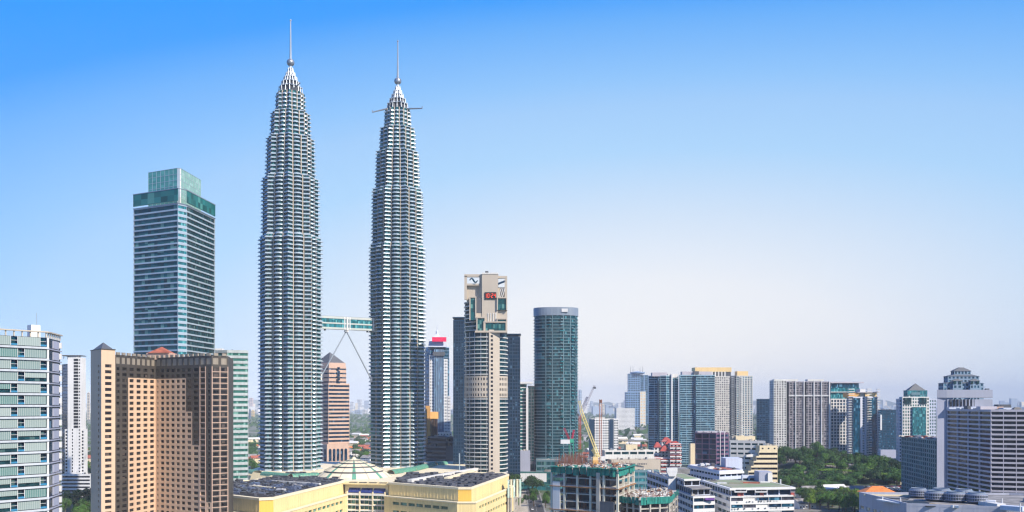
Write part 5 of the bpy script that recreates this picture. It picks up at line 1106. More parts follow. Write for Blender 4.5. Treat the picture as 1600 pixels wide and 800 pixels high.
Y = 1240
b = simple('white gridded tower with teal glass top floors, right of the grey condominium', rect(1298, 1326, Y, 24), 624, [S(4.4, 4.1, .66, .72, M['g_navy'], .5)], M['offwhite'], 100, 2)
topbox(b, 1298, 1343, 606, 624, Y+2, 22, M['g_cyan'], 'glass_storey'); topbox(b, 1297.5, 1350, 596.5, 598.5, Y+1, 26, M['lav'], 'roof_slab'); topbox(b, 1299, 1342, 598.5, 606, Y+3, 18, M['g_blue'], 'glass_storey')
topbox(b, 1298, 1326, 612, 613, Y+.5, 2, M['offwhite'], 'floor_band')
Y = 1200; M['condo_pale'] = mat('condo_pale', (.56, .58, .66), .6, var=.08)
b = simple('pale condominium with two orange roof screens and curved stacked balconies', quad(1323, Y+6, 1333, Y-6, 1372, Y), 621, [S(3.3, 4, .7, .6, M['g_condo'], .6), S(3.3, 5.8, .5, .62, M['g_blue'], .5)], M['condo_pale'], 100, 2)
topbox(b, 1323, 1344, 614, 621, Y+2, 14, M['orange_stone'], 'roof_screen'); topbox(b, 1352, 1370, 613.5, 621, Y+2, 14, M['sand'], 'roof_screen'); topbox(b, 1344, 1352, 608, 621, Y+5, 14, M['offwhite'], 'lift_tower'); topbox(b, 1340, 1374, 612.3, 613.4, Y, 18, M['lav'], 'roof_slab')
topbox(b, 1333.5, 1344, 622, 716, Y-7.5, 3, M['g_blue'], 'glass_bay'); topbox(b, 1358.5, 1368.5, 622, 716, Y-4.5, 3, M['g_blue'], 'glass_bay')
it = []
for k in range(29):
    z = 18+k*3.3
    for px, w, dy in ((1328, 8, -4), (1355, 6, -6), (1371, 4, -3)): it.append(((X(px, Y), Y+dy, z), (w, 4, 1.0), 0, M['offwhite']))
boxes_as_parts(b.root, 'balcony', it, 100, 1)
Y = 1450; b = simple('dark blue glass slab with rooftop crane arm, half hidden behind paler towers', rect(1373, 1404, Y, 20), 641, [S(4, 7, .9, .66, M['g_blue'], .4)], M['navy'], 90, 2); topbox(b, 1376, 1402, 703, 716, Y-25, 12, M['greywall'], 'podium'); topbox(b, 1375.5, 1378, 648, 672, Y-1.5, 3, M['white'], 'white_fin'); MB().tube((X(1395, Y), Y+8, Z(641, Y)), (X(1388, Y), Y+8, Z(633, Y)), .5).build('crane_arm', M['offwhite'], b.root)
def pyramid_tower():
    Y = 1160; b = B('office_tower', 'white gridded tower with teal glass centre and small grey pyramid roof', 'tower', (*at(1432, Y+12), 0)); st = S(4.2, 2.9, .55, .55, M['g_teal'], .4)
    b.wall(quad(1400, Y+30, 1405, Y, 1463, Y-2), 0, Z(624, Y), [st, st], M['pale_blue']); b.wall(rect(1410, 1452, Y-3, 10), 0, Z(621, Y), [S(4.2, 3.2, .6, .6, M['g_teal'], .4)], M['offwhite'], name='front_wall')
    b.wall(rect(1426, 1447, Y-5, 10), 0, Z(636, Y), [S(4.2, 4.4, .96, .93, M['g_cyan'], .2)], M['g_cyan'], name='glass_bay', parapet=0)
    b.wall(rect(1418, 1449, Y+2, 12), Z(624, Y), Z(610, Y), [S(6, 6, .95, .9, M['g_cyan'], .2)]*4, M['teal_slab'], name='crown_wall', parapet=.3); P_ = rect(1420, 1446, Y+3, 10); c = cen(P_); MB().prism(P_, Z(609.6, Y), Z(599, Y), top=[(c[0]+dx, c[1]+dy) for dx, dy in ((-.3, -.3), (.3, -.3), (.3, .3), (-.3, .3))]).build('pyramid_roof', M['slate'], b.root)
    for p0, p1 in ((1413, 1424), (1437, 1448)): topbox(b, p0, p1, 621.5, 631, Y-4, 1.2, M['g_deep'], 'tall_window')
    topbox(b, 1424, 1438, 613, 617, Y+1.5, .8, M['teal_slab'], 'crown_sign'); b.finish(100, 2)
pyramid_tower()
b = simple('long low teal gridded block receding behind the grey blank walled tower', [(391, 900), (379, 800), (405, 798), (425, 905)], 688.5, [S(4.1, 5.4, .66, .72, M['g_teal'], .6), S(4.1, 4, .6, .72, M['g_teal'], .5)], mat('grey_green', (.22, .31, .32), .6), 100, 2, 'building', 'office_block', Yr=800, parapet=.8)
rn = random.Random(4); mb = MB()
for i in range(70): mb.box((rn.uniform(385, 412), rn.uniform(806, 896), Z(688.5, 800)+rn.uniform(.2, .9)), (rn.uniform(1, 6), rn.uniform(1, 4), rn.uniform(.4, 1.6)), rn.random()*3, i % 3)
mb.build('roof_plant', [M['roof_red'], M['lav'], M['concrete']], b.root)['kind'] = 'stuff'
def blank_wall():
    Y = 790; b = B('office_tower', 'plain grey blank walled block with row of tall dark slots', 'tower', (*at(1505, Y+14), 0)); zt = Z(609, Y)
    P_ = quad(1464, Y+3, 1480, Y, 1551, Y-2)
    b.wall([at(1464, Y+2), at(1480, Y+1.5), at(1480, Y+20), at(1464, Y+22)], 0, Z(621.5, Y), [None], M['greywall'], name='side_wall', parapet=0)
    b.wall([at(1480.1, Y), at(1551, Y-2), at(1551, Y+24), at(1480.1, Y+24)], 0, Z(624, Y), [None], M['wall_grey'], parapet=0)
    MB().prism([at(1464, Y+1.6), at(1480, Y-.15), at(1551.1, Y-2.2), at(1551.1, Y+26), at(1464, Y+24)], Z(621.4, Y), zt).build('top_band', M['wall_grey'], b.root)
    for k in range(8): topbox(b, 1484.5+k*5.3, 1487.4+k*5.3, 624, 635, Y-1.2, 1.5, M['g_black'], 'tall_window')
    topbox(b, 1483, 1541, 636.5, 641, Y-4, 5, M['pale_blue'], 'roof_screen'); topbox(b, 1541, 1546, 607, 609, Y+8, 3, M['slate'], 'roof_unit')
    MB().tube((X(1545, Y), Y+9, Z(607, Y)), (X(1548, Y), Y+9, Z(603, Y)), .2).build('antenna', M['steel'], b.root); b.finish()
blank_wall()
def pagoda():
    Y = 1010; b = B('apartment_tower', 'tower crowned with tiers of slate pagoda roofs rising over the blank grey block', 'tower', (*at(1503, Y+12), 0)); Wc = mat('bluish', (.20, .29, .40), .6, var=.1)
    def tier(p0, p1, y0, y1, dy, d, roof=True, rr=3.2):
        P_ = rect(p0, p1, Y+dy, d); b.wall(P_, Z(y0, Y) if y0 < 700 else 0, Z(y1, Y), [S(4.6, 4.2, .56, .56, M['g_blue'], .5)]*4, Wc, parapet=0)
        if roof: c = cen(P_); MB().prism(grow(P_, 1.2), Z(y1+.8, Y), Z(y1-rr, Y), top=[(c[0]+(p[0]-c[0])*.28, c[1]+(p[1]-c[1])*.28) for p in P_]).build('pagoda_roof', M['slate'], b.root)
    tier(1474, 1537, 800, 598, 5, 12, True, 3.4); tier(1481, 1530, 598, 587, 7, 10, True, 4.2); tier(1491, 1517, 592, 578.6, 9, 8, True, 5.2)
    for p0, p1 in ((1489, 1503), (1516, 1531)): tier(p0, p1, 800, 594.5, 1, 4, True, 2.6); topbox(b, p0+1, p0+5, 595.5, 600, Y+.3, 1, M['g_deep'], 'bay_window'); topbox(b, p1-5, p1-1, 595.5, 600, Y+.3, 1, M['g_deep'], 'bay_window')
    b.finish(80, 2)
pagoda()
def banded_office():
    b = B('office_block', 'lavender banded office block with deep dark window strips at the right edge', 'office', (350, 660, 0)); C_ = (X(1548, 640), 640); L0 = (X(1479.5, 712), 712); R0 = (X(1650, 625), 625); zt = Z(642, 640)
    P_ = [L0, C_, R0, (R0[0]+5, 700)]; fh = 3.36; n = int(zt/fh); z0 = zt-n*fh
    b.wall(P_, z0, zt, [S(fh, 17.5, .955, .62, M['g_black'], .9), S(fh, 8.4, .95, .62, M['g_black'], .9)], M['lav'], parapet=1.0); b.finish(100, 2)
    for k, (p0, p1, y0, y1, Yk, m) in enumerate(((1532, 1558, 635, 641, 655, 'lav'), (1558, 1568, 635.5, 641, 656, 'pink_stone'), (1560, 1580, 632, 639, 664, 'slate'), (1568, 1594, 637, 641, 650, 'pale_blue'), (1500, 1512, 637.5, 641, 690, 'white'), (1512, 1517, 634, 641, 684, 'slate'))): topbox(b, p0, p1, y0, y1, Yk, 6, M[m], 'roof_unit')
    MB().tube((X(1581, 660), 660, Z(640, 660)), (X(1578, 660), 660, Z(622, 660)), .12).build('antenna', M['steel'], b.root)
    MB().tube((X(1596, 655), 655, Z(640, 655)), (X(1596, 655), 655, Z(629, 655)), .2).build('antenna', M['steel'], b.root)
banded_office()
def tank_roof():
    C_ = (167.3, 380); L0 = (165.8, 428); R0 = (290, 332); zt = Z(790, 380); P_ = [L0, C_, R0, (300, 372), (292, 400), (235, 424)]
    b = B('office_block', 'grey panelled building with flat roof of dark cooling towers, lower right corner', 'office', (220, 385, 0)); M['panel'] = mat('panel', (.40, .42, .50), .45, var=.12); M['lit_window'] = glass('lit_window', (.35, .33, .26), (.55, .52, .42), .3, spread=.3)
    b.wall(P_, zt-16, zt, [S(4.0, 6.6, .62, .42, M['lit_window'], .3, skip=lambda i, j, nx, nz: j == nz-1 or j == 0), S(4.0, 4.2, .97, .96, M['panel'], .06)], M['panel'], parapet=1.1, pt=.6, roofm=M['roof_grey']); 
    mb = MB(); [mb.face([(*P_[i], 0), (*P_[(i+1) % 6], 0), (*P_[(i+1) % 6], zt-16), (*P_[i], zt-16)]) for i in range(6)]; b.part('base_wall', mb, M['panel']); b.finish(100, 3)
    zr = zt
    for k, (px, Yk, r_, h) in enumerate(((1435, 412, 4.0, 4.2), (1461, 398, 4.2, 4.4), (1471, 411, 4.3, 4.2), (1493, 393, 4.5, 4.5), (1506, 406, 4.2, 4.3), (1526, 388, 4.2, 4.6))):
        c = (X(px, Yk), Yk); t = thing('cooling_tower', ['squat ribbed cooling tank, leftmost on the panelled roof', 'squat ribbed cooling tank in front row, second from left', 'cooling tank half hidden behind the front row, left one', 'squat ribbed cooling tank, middle of the front row', 'cooling tank half hidden behind the front row, right one', 'squat ribbed cooling tank at right end of front row'][k], 'cooling tower', (*c, zr+.6), 'cooling towers on the panelled roof')
        mb = MB(); mb.lathe(c, [(r_*.92, zr+.6), (r_, zr+1.2), (r_, zr+h-.9), (r_*.94, zr+h-.5)], 28); mb.build('drum', M['slate'], t)
        for z in (zr+1.2, zr+h-.8, zr+h*.55): MB().lathe(c, [(r_-.05, z-.12), (r_+.16, z-.12), (r_+.16, z+.12), (r_-.05, z+.12)], 28).build('hoop', M['greywall'], t)
        mb = MB()
        for i in range(28): a = 6.283*i/28; mb.box((c[0]+(r_+.05)*math.cos(a), c[1]+(r_+.05)*math.sin(a), zr+h/2+.3), (.14, .2, h-1.6), a)
        mb.build('rib', M['screen_grey'], t); MB().lathe(c, [(r_*.94, zr+h-.5), (r_*.80, zr+h-.1), (r_*.80, zr+h+.35), (r_*.7, zr+h+.35), (r_*.7, zr+h-.3), (.1, zr+h-.3)], 28).build('fan_cowl', M['screen_grey'], t)
    for p, q_, w, h, m, nm in (((X(1420, 398), 398), (X(1465, 376), 376), 9, .25, 'black', 'roof_opening'), ((X(1372, 402), 402), (X(1408, 386), 386), 2.4, .5, 'white', 'roof_duct'), ((X(1350, 421), 421), (X(1430, 418), 418), 1.0, .7, 'cream', 'roof_upstand'), ((X(1372, 412), 412), (X(1420, 405), 405), 4, .2, 'black', 'roof_opening'), ((X(1452, 382), 382), (X(1552, 370), 370), .8, .7, 'sand', 'yellow_rail'), ((X(1535, 384), 384), (X(1565, 372), 372), 4, 1.6, 'offwhite', 'roof_duct'), ((X(1565, 366), 366), (X(1600, 360), 360), 4, 1.8, 'pale_blue', 'roof_unit'), ((X(1540, 380), 380), (X(1556, 378), 378), 3, 2.4, 'white', 'roof_unit')):
        L = math.hypot(q_[0]-p[0], q_[1]-p[1]); MB().box(((p[0]+q_[0])/2, (p[1]+q_[1])/2, zr+h/2+.02), (L, w, h), math.atan2(q_[1]-p[1], q_[0]-p[0])).build(nm, M[m], b.root)
    for px, Yk, h in ((1379, 400, 1.8), (1407, 392, 2.2), (1489, 372, 1.2), (1531, 395, 5.2), (1566, 375, 3.6), (1594, 352, 4)): MB().tube((X(px, Yk), Yk, zr), (X(px, Yk), Yk, zr+h), .28, .2).build('vent_pipe', M['white'], b.root)
    mb = MB().prism([(X(1486, 373), 373), (X(1498, 371), 371), (X(1497, 374), 374)], zr, zr+1.0); mb.build('skylight', M['white'], b.root)
tank_roof()
b = B('pavilion', 'low building with bright orange hipped roof peeping over the panelled roof edge', 'building', (*at(1377, 650), 0)); P_ = rect(1350, 1404, 650, 16, -.05); MB().prism(grow(P_, -2), 0, Z(771, 650)).build('wall', M['cream'], b.root); c = cen(P_); MB().prism(P_, Z(771, 650), Z(761, 650), top=[(c[0]+(p[0]-c[0])*.3, c[1]+(p[1]-c[1])*.04) for p in P_]).build('hip_roof', M['orange_roof'], b.root)

# ------------------------------------------------------------------ far city, viaduct, low houses
FAR = [  # px0, px1, top, distance, colour key, label
 (547, 553, 628, 4200, 'f_white', 'pale far tower, first one right of the pink striped tower'),
 (554, 566, 641, 3000, 'f_blue', 'far white slab with shaded left face, between the twin towers'),
 (566, 573, 640, 2980, 'f_white', 'far white slab beside the shaded slab between the twin towers'),
 (558, 566, 624, 5200, 'f_white', 'very faint tall tower between the twin towers'),
 (569, 577, 626, 5600, 'f_blue', 'very faint wide tower close to the right twin tower'),
 (541, 548, 632, 4800, 'f_pink', 'faint pinkish tower touching the edge of the pink striped tower'),
 (573, 580, 652, 2500, 'f_cream', 'far cream block just left of the right twin tower'),
 (389, 396, 622, 4400, 'f_pink', 'faint pink tower beside the left twin tower'),
 (392, 398, 642, 2600, 'f_sand', 'far sand coloured block beside the left twin tower'),
 (398, 405, 640, 3900, 'f_cream', 'faint cream slab close against the left twin tower'),
 (389, 392, 640, 1900, 'f_navy', 'narrow dark blue tower beside the pale green office block'),
 (136, 141, 614, 1900, 'f_cream', 'pale tower in the gap left of the hotel'),
 (704, 711, 640, 2600, 'f_blue', 'faint blue tower between sign tower and dark slab'),
 (800, 807, 655, 2400, 'f_pink', 'pale block glimpsed right of the clock tower'),
 (904, 909, 610, 2300, 'f_blue', 'narrow hazy tower just right of the rounded glass tower'),
 (915, 921, 631, 5200, 'f_white', 'faint tower left of the orange crane mast'),
 (922, 927, 627, 5600, 'f_blue', 'very faint slim tower behind the yellow boom'),
 (928, 934, 634, 5000, 'f_white', 'faint short tower immediately left of the orange mast'),
 (941, 944.5, 632, 3200, 'f_cream', 'thin cream tower right of the orange crane mast'),
 (945, 953, 633, 3600, 'f_blue', 'hazy blue slab above the white and navy slab'),
 (951, 961, 635, 3300, 'f_navy', 'hazy darker blue slab beside the gridded white block'),
 (956, 961, 630, 3400, 'f_white', 'white capped hazy tower behind the darker blue slab'),
 (963, 972, 630, 6000, 'f_white', 'very faint block over the gridded white block'),
 (974, 980, 626, 6200, 'f_blue', 'very faint tower left of the disc roofed tower'),
 (910, 915, 640, 4600, 'f_blue', 'faint low tower behind the distant red and white crane'),
 (1008, 1014, 640, 3600, 'f_white', 'hazy tower squeezed beside the teal condominium'),
 (1174, 1181, 634, 4800, 'f_white', 'faint tower between cream condominium and teal slab'),
 (1363, 1371, 628, 4300, 'f_blue', 'faint tower rising behind the orange screened condominium'),
 (1393, 1402, 634, 4600, 'f_white', 'faint tower behind the dark blue glass slab'),
 (1455, 1463, 648, 2600, 'f_blue', 'hazy blue block left of the blank grey tower'),
 (1548, 1556, 634, 5200, 'f_white', 'faint tower over the roof of the banded office'),
 (1565, 1576, 630, 5600, 'f_blue', 'very faint block far beyond the banded office'),
 (1588, 1600, 629, 5400, 'f_white', 'very faint block at the right edge of the picture'),
]
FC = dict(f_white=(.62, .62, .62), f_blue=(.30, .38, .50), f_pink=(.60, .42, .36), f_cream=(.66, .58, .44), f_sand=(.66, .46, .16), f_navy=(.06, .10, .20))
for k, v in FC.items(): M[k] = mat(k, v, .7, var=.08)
rn = random.Random(21)
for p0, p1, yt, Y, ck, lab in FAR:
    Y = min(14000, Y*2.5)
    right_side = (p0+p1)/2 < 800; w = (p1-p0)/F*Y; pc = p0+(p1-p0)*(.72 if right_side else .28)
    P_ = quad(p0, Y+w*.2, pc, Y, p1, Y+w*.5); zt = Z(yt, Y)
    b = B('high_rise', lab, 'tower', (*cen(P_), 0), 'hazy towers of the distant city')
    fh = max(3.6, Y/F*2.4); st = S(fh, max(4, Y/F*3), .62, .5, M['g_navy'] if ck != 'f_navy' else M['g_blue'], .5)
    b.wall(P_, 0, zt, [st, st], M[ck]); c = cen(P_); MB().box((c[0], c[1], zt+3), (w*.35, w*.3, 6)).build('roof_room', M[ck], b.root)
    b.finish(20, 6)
# blurred mass of the farthest city
mb = MB()
for i in range(700):
    Y = rn.uniform(7000, 15000); px = rn.uniform(-60, 1660); h = rn.uniform(15, 80)+(90*rn.random()**4); w = rn.uniform(20, 90)
    mb.box((X(px, Y), Y, h/2), (w, w*.7, h), rn.uniform(-.5, .5), rn.choice([0, 0, 1, 2]))
o = tag(mb.build('city_mass', [M['f_white'], M['f_blue'], M['f_cream']]), 'far mass of pale buildings fading along the horizon', 'city', kind='stuff')
v = thing('viaduct', 'elevated concrete road crossing behind the red tiled block', 'bridge', (X(970, 1560), 1560, 0))
a, c_ = (X(938, 1580), 1580, Z(690, 1580)), (X(1030, 1540), 1540, Z(687, 1540)); ang = math.atan2(c_[1]-a[1], c_[0]-a[0]); L = math.hypot(c_[0]-a[0], c_[1]-a[1])
MB().box(((a[0]+c_[0])/2, (a[1]+c_[1])/2, (a[2]+c_[2])/2), (L, 12, 1.8), ang).build('deck', M['concrete'], v); MB().box(((a[0]+c_[0])/2, (a[1]+c_[1])/2-6.2, (a[2]+c_[2])/2+1.3), (L, .4, 1.4), ang).build('parapet', M['offwhite'], v)
for k in range(5): u = (k+.5)/5; MB().box((a[0]+(c_[0]-a[0])*u, a[1]+(c_[1]-a[1])*u, a[2]/2-.5), (2.2, 3, a[2]-1.2), ang).build('pier', M['concrete'], v)
HM = {}
def house(px, Y, w, d, h, rm, wm, rot, lab, grp, z0=0):
    root = thing('house', lab, 'house', (X(px, Y), Y, z0), grp); root.rotation_euler = (0, 0, rot)
    key = (w, d, h, rm, wm)
    if key not in HM:
        m1 = MB().prism([(-w/2, -d/2), (w/2, -d/2), (w/2, d/2), (-w/2, d/2)], 0, h)
        for s in (-1, 1): m1.face([(s*w/2, -d/2*s, h), (s*w/2, d/2*s, h), (s*w/2, 0, h+d*.28)])
        wl = m1.build('wall', M[wm]); m2 = MB(); e = .6
        for s in (-1, 1):
            p = [(-w/2-e, s*(d/2+e), h-e*.5), (w/2+e, s*(d/2+e), h-e*.5), (w/2+e, 0, h+d*.28+.1), (-w/2-e, 0, h+d*.28+.1)]
            p = p if s < 0 else p[::-1]; m2.face(p); m2.face([(x, y, z-.25) for x, y, z in p[::-1]])
        rf = m2.build('roof', M[rm]); m3 = MB()
        for i in range(max(2, int(w/3.2))):
            for z in [1.6+3*k for k in range(max(1, int(h/3)))]: m3.box((-w/2+1.6+i*3.1, -d/2-.03, z), (1.3, .12, 1.3)); m3.box((-w/2+1.6+i*3.1, d/2+.03, z), (1.3, .12, 1.3))
        wn = m3.build('windows', M['g_black']); wn['kind'] = 'stuff'
        HM[key] = (wl, rf, wn)
        for o in HM[key]: o.parent = root
    else:
        for o in HM[key]: c = o.copy(); COL.objects.link(c); c.parent = root
    return root
rn = random.Random(33)
kinds = [(16, 10, 6, 'roof_red', 'offwhite'), (22, 12, 9, 'roof_red', 'cream'), (14, 9, 6, 'orange_roof', 'offwhite'), (26, 12, 12, 'offwhite', 'cream'), (18, 12, 9, 'roof_grey', 'white')]
kn = ['red roofed', 'large red roofed', 'orange roofed', 'flat pale roofed', 'grey roofed']
zones = [((548, 579), (1300, 2400), 26, 'low house seen between the pink tower and right twin tower', 'low houses between the twin towers'),
         ((390, 404), (1300, 2200), 8, 'low house in the gap left of the left twin tower', 'low houses left of the twin towers'),
         ((908, 1010), (1350, 2300), 30, 'low building behind the cranes and viaduct', 'low buildings behind the cranes'),
         ((1176, 1182), (1300, 2000), 3, 'low building beside the teal slab', 'low buildings beside the teal slab'),
         ((134, 140), (950, 1900), 7, 'low building in the gap left of the hotel', 'low buildings left of the hotel')]
for (p0, p1), (y0, y1), n, lab, grp in zones:
    for i in range(n):
        k = rn.randrange(5); w, d, h, rm, wm = kinds[k]
        house(rn.uniform(p0, p1), rn.uniform(y0, y1), w, d, h, rm, wm, rn.uniform(-.6, .6), kn[k]+' '+lab, grp)
for px, Y, k, lab in ((1248, 800, 0, 'red roofed house among trees right of the white banded block'), (1262, 860, 4, 'white shed beside the trees right of the white banded block'), (1266, 900, 4, 'grey roofed shed below the park trees'), (1300, 897, 3, 'pale roofed hall between trees left of the car park'), (1330, 880, 2, 'small orange roofed house left of the car park'), (1255, 780, 4, 'grey roofed house at foot of the white banded block'), (1318, 870, 4, 'white roofed shed behind the nearer tree clump'), (1334, 900, 4, 'grey shed close to the left of the car park'),
                      (1422, 1000, 3, 'long pale shelter roof behind the parked cars'), (1442, 1010, 0, 'red roofed shelter by the blank grey tower'), (1438, 1120, 0, 'red roofed shop below the long teal block'), (1380, 1050, 3, 'pale roof half hidden in the park trees')):
    w, d, h, rm, wm = kinds[k]; house(px, Y, w, d, h*.55, rm, wm, rn.uniform(-.4, .4), lab, None)
# upright fins beside the mall, road signs
for k, px in enumerate((794.5, 799, 803.5, 808.5, 813)):
    Y = 735; o = MB().box((0, 0, 0), (1.5, 6.0, 14)).box((0, 0, 7.2), (1.8, 6.3, .4)).build('stone_fin', M['mall_cream' if k % 2 else 'g_mint']); o.location = (X(px, Y), Y+k*1.5, Z(764, Y)); tag(o, ['upright stone fin nearest the mall wall', 'second upright fin from the mall wall, cream', 'middle upright fin of the row beside the mall', 'fourth upright fin from the mall, cream', 'upright fin of the row nearest the road'][k], 'fin wall', 'row of upright fins beside the mall')
    o2 = MB().box((0, 0, -Z(764, Y)/2-3.5), (1.4, 5.5, Z(764, Y)-7)).build('fin_base', M['concrete'], o)

# ------------------------------------------------------------------ trees
def leafmat(name, col):
    m = bpy.data.materials.new(name); m.use_nodes = True; t = m.node_tree; b = t.nodes['Principled BSDF']; b.inputs['Roughness'].default_value = .6; b.inputs['Specular IOR Level'].default_value = .25
    oi = t.nodes.new('ShaderNodeObjectInfo'); g = t.nodes.new('ShaderNodeNewGeometry'); n = t.nodes.new('ShaderNodeTexNoise'); n.inputs['Scale'].default_value = .35; n.inputs['Detail'].default_value = 3; t.links.new(g.outputs['Position'], n.inputs['Vector'])
    ad = t.nodes.new('ShaderNodeMath'); ad.operation = 'MULTIPLY_ADD'; t.links.new(oi.outputs['Random'], ad.inputs[0]); ad.inputs[1].default_value = .45; ad.inputs[2].default_value = -.22
    a2 = t.nodes.new('ShaderNodeMath'); t.links.new(ad.outputs[0], a2.inputs[0]); t.links.new(n.outputs[0], a2.inputs[1])
    r = t.nodes.new('ShaderNodeValToRGB'); e = r.color_ramp.elements; e[0].position = .25; e[0].color = (*[c*.45 for c in col], 1); e[1].position = .8; e[1].color = (col[0]*1.9, col[1]*1.55, col[2]*1.0, 1)
    t.links.new(a2.outputs[0], r.inputs[0]); t.links.new(r.outputs[0], b.inputs['Base Color']); return m
LM = [leafmat('leaf_dark', (.026, .085, .020)), leafmat('leaf_mid', (.040, .12, .020)), leafmat('leaf_bright', (.075, .16, .022))]
bark = mat('bark', (.10, .075, .05), .9)
def crown_mesh(seed, flat, nl, m):
    r_ = random.Random(seed); mb = MB(); lobes = []
    for i in range(nl):
        a = r_.uniform(0, 6.28); d = math.sqrt(r_.random())*.68; lobes.append((d*math.cos(a), d*math.sin(a), r_.uniform(-.05, .55)*(1-d*.6)*flat, r_.uniform(.24, .42)))
    lobes.append((0, 0, .3*flat, .45))
    for lx, ly, lz, lr in lobes:
        for k in range(int(900*lr*lr*2.2)):
            v = Vector((r_.gauss(0, 1), r_.gauss(0, 1), r_.gauss(0, 1))).normalized()
            if v.z < -.45: continue
            q = lr*r_.uniform(.72, 1.06); c = Vector((lx+v.x*q, ly+v.y*q, lz+v.z*q*.8*min(1, flat+.15)))
            n = (v+Vector((r_.uniform(-.7, .7), r_.uniform(-.7, .7), r_.uniform(-.2, .9)))).normalized(); u = n.orthogonal().normalized(); w = n.cross(u); s = r_.uniform(.035, .075)
            ra = r_.uniform(0, 6.28); u, w = u*math.cos(ra)+w*math.sin(ra), w*math.cos(ra)-u*math.sin(ra)
            mb.face([c-u*s, c-w*s*.7+n*s*.2, c+u*s, c+w*s*.7+n*s*.2])
    o = mb.build('crown', m); me = o.data; bpy.data.objects.remove(o); return me
CROWN = [[crown_mesh(100+10*k+s, fl, nl, LM[k]) for s, (fl, nl) in enumerate(((1.0, 11), (.75, 13), (1.2, 10), (.42, 14)))] for k in range(3)]
tb = MB()
tb.tube((0, 0, 0), (.01, 0, .55), .045, .032, 7)
for k in range(6): a = k*1.05; tb.tube((.01, 0, .40+.03*(k % 3)), (.34*math.cos(a), .34*math.sin(a), .78+.05*(k % 2)), .022, .009, 5)
to = tb.build('trunk', bark); TRUNK = to.data; bpy.data.objects.remove(to)
trn = random.Random(55)
def tree(x, y, h, r, shade, lab, grp, z0=0, shape=None):
    root = thing('tree', lab, 'tree', (x, y, z0), grp); root.rotation_euler = (0, 0, trn.uniform(0, 6.28))
    t_ = bpy.data.objects.new('trunk', TRUNK); COL.objects.link(t_); t_.parent = root; t_.scale = (h*.75, h*.75, h*.85)
    c = bpy.data.objects.new('crown', CROWN[shade][trn.randrange(3) if shape is None else shape]); COL.objects.link(c); c.parent = root
    vz = h*.62 if shape != 3 else h*.8; c.location = (0, 0, h-vz*1.0 if shape != 3 else h*.72); c.scale = (r, r, vz if shape != 3 else h*.45); return root
def scatter(n, px0, px1, Y0, Y1, hr, rr, shades, lab, grp, shape=None, mind=6, ok=None):
    done = []; tries = 0
    while len(done) < n and tries < n*40:
        tries += 1; Y = trn.uniform(Y0, Y1); px = trn.uniform(px0, px1); x = X(px, Y)
        if any((x-a)**2+(Y-b_)**2 < mind*mind for a, b_ in done): continue
        if ok and not ok(px, Y): continue
        done.append((x, Y)); h = trn.uniform(*hr); z = max(0, park_z(x, Y)-.6) if px > 1150 else 0
        tree(x, Y, h, trn.uniform(*rr), trn.choice(shades), lab, grp, z, shape)
scatter(84, 1209, 1400, 980, 1180, (16, 26), (9, 14), [0, 0, 0, 1, 1], 'large dark green tree on the wooded rise below the grey condominium', 'trees on the wooded park rise', mind=7)
scatter(25, 1385, 1462, 960, 1130, (13, 20), (7, 10), [0, 0, 1], 'dark green tree in the wood below the long teal block', 'trees below the long teal block', mind=9)
scatter(18, 1225, 1338, 930, 985, (14, 19), (8, 12), [0, 1, 1], 'dark tree along the near edge of the wooded rise', 'trees along the near edge of the rise', mind=9)
scatter(20, 1290, 1455, 995, 1040, (12, 15), (11, 16), [1, 2, 0], 'flat topped spreading tree in the belt above the car park', 'spreading trees above the car park', shape=3, mind=11)
scatter(34, 1250, 1345, 742, 850, (13, 19), (5.5, 8.5), [1, 2, 2, 1], 'bright green tree in the clump left of the panelled roof', 'bright trees left of the panelled roof', mind=6)
scatter(10, 1412, 1475, 800, 860, (9, 13), (5, 7), [0, 1], 'small tree behind the cooling towers', 'trees behind the cooling towers', mind=6)
scatter(12, 97, 142, 660, 800, (15, 21), (6, 9), [0, 1, 1], 'dark green tree at the foot of the slim white tower', 'trees at the foot of the white tower', mind=6)
scatter(9, 1200, 1216, 830, 960, (14, 20), (7, 10), [0, 1], 'tree pressed against the cream stepped building', 'trees by the cream stepped building', mind=6)
for x, y, h, r, s, lab in ((X(832, 905), 905, 24, 12.5, 0, 'broad dark tree before the white hoarding at the end of the road'), (X(806, 880), 880, 26, 9, 1, 'bright tree behind the upright fins and clock tower'), (X(799, 905), 905, 27, 8, 0, 'tall dark tree right against the clock tower'), (X(812, 770), 770, 12, 4.5, 1, 'small street tree between fins and road, front one'), (X(834, 792), 792, 17, 4.2, 1, 'tall narrow tree standing at the road verge'), (X(822, 815), 815, 11, 4, 0, 'small dark tree on the pavement beside the road'), (X(834, 850), 850, 14, 5, 0, 'rounded tree at the verge behind the narrow one')):
    tree(x, y, h, r, s, lab, None)
scatter(20, 548, 580, 1250, 2300, (12, 20), (7, 12), [0, 1], 'dark tree among the houses seen between the twin towers', 'trees between the twin towers', mind=14)
scatter(7, 521, 560, 1075, 1100, (9, 13), (4, 6), [1, 2], 'small tree in the row at the base of the pink tower', 'row of trees at base of the pink tower', mind=5)
scatter(8, 389, 405, 1000, 2000, (14, 20), (8, 12), [0, 1], 'dark tree in the gap left of the left twin tower', 'trees left of the left twin tower', mind=12)
scatter(30, 905, 1012, 1250, 2300, (11, 17), (7, 11), [0, 0, 1], 'hazy green tree among the buildings behind the cranes', 'trees behind the cranes', mind=16)
scatter(8, 850, 900, 780, 830, (9, 14), (4, 6), [1, 0], 'tree on the terrace behind the building site', 'trees behind the building site', mind=6)
scatter(6, 134, 142, 900, 1700, (13, 18), (6, 9), [0, 1], 'tree in the gap between white tower and hotel', 'trees in the gap left of the hotel', mind=8)
mb = MB()
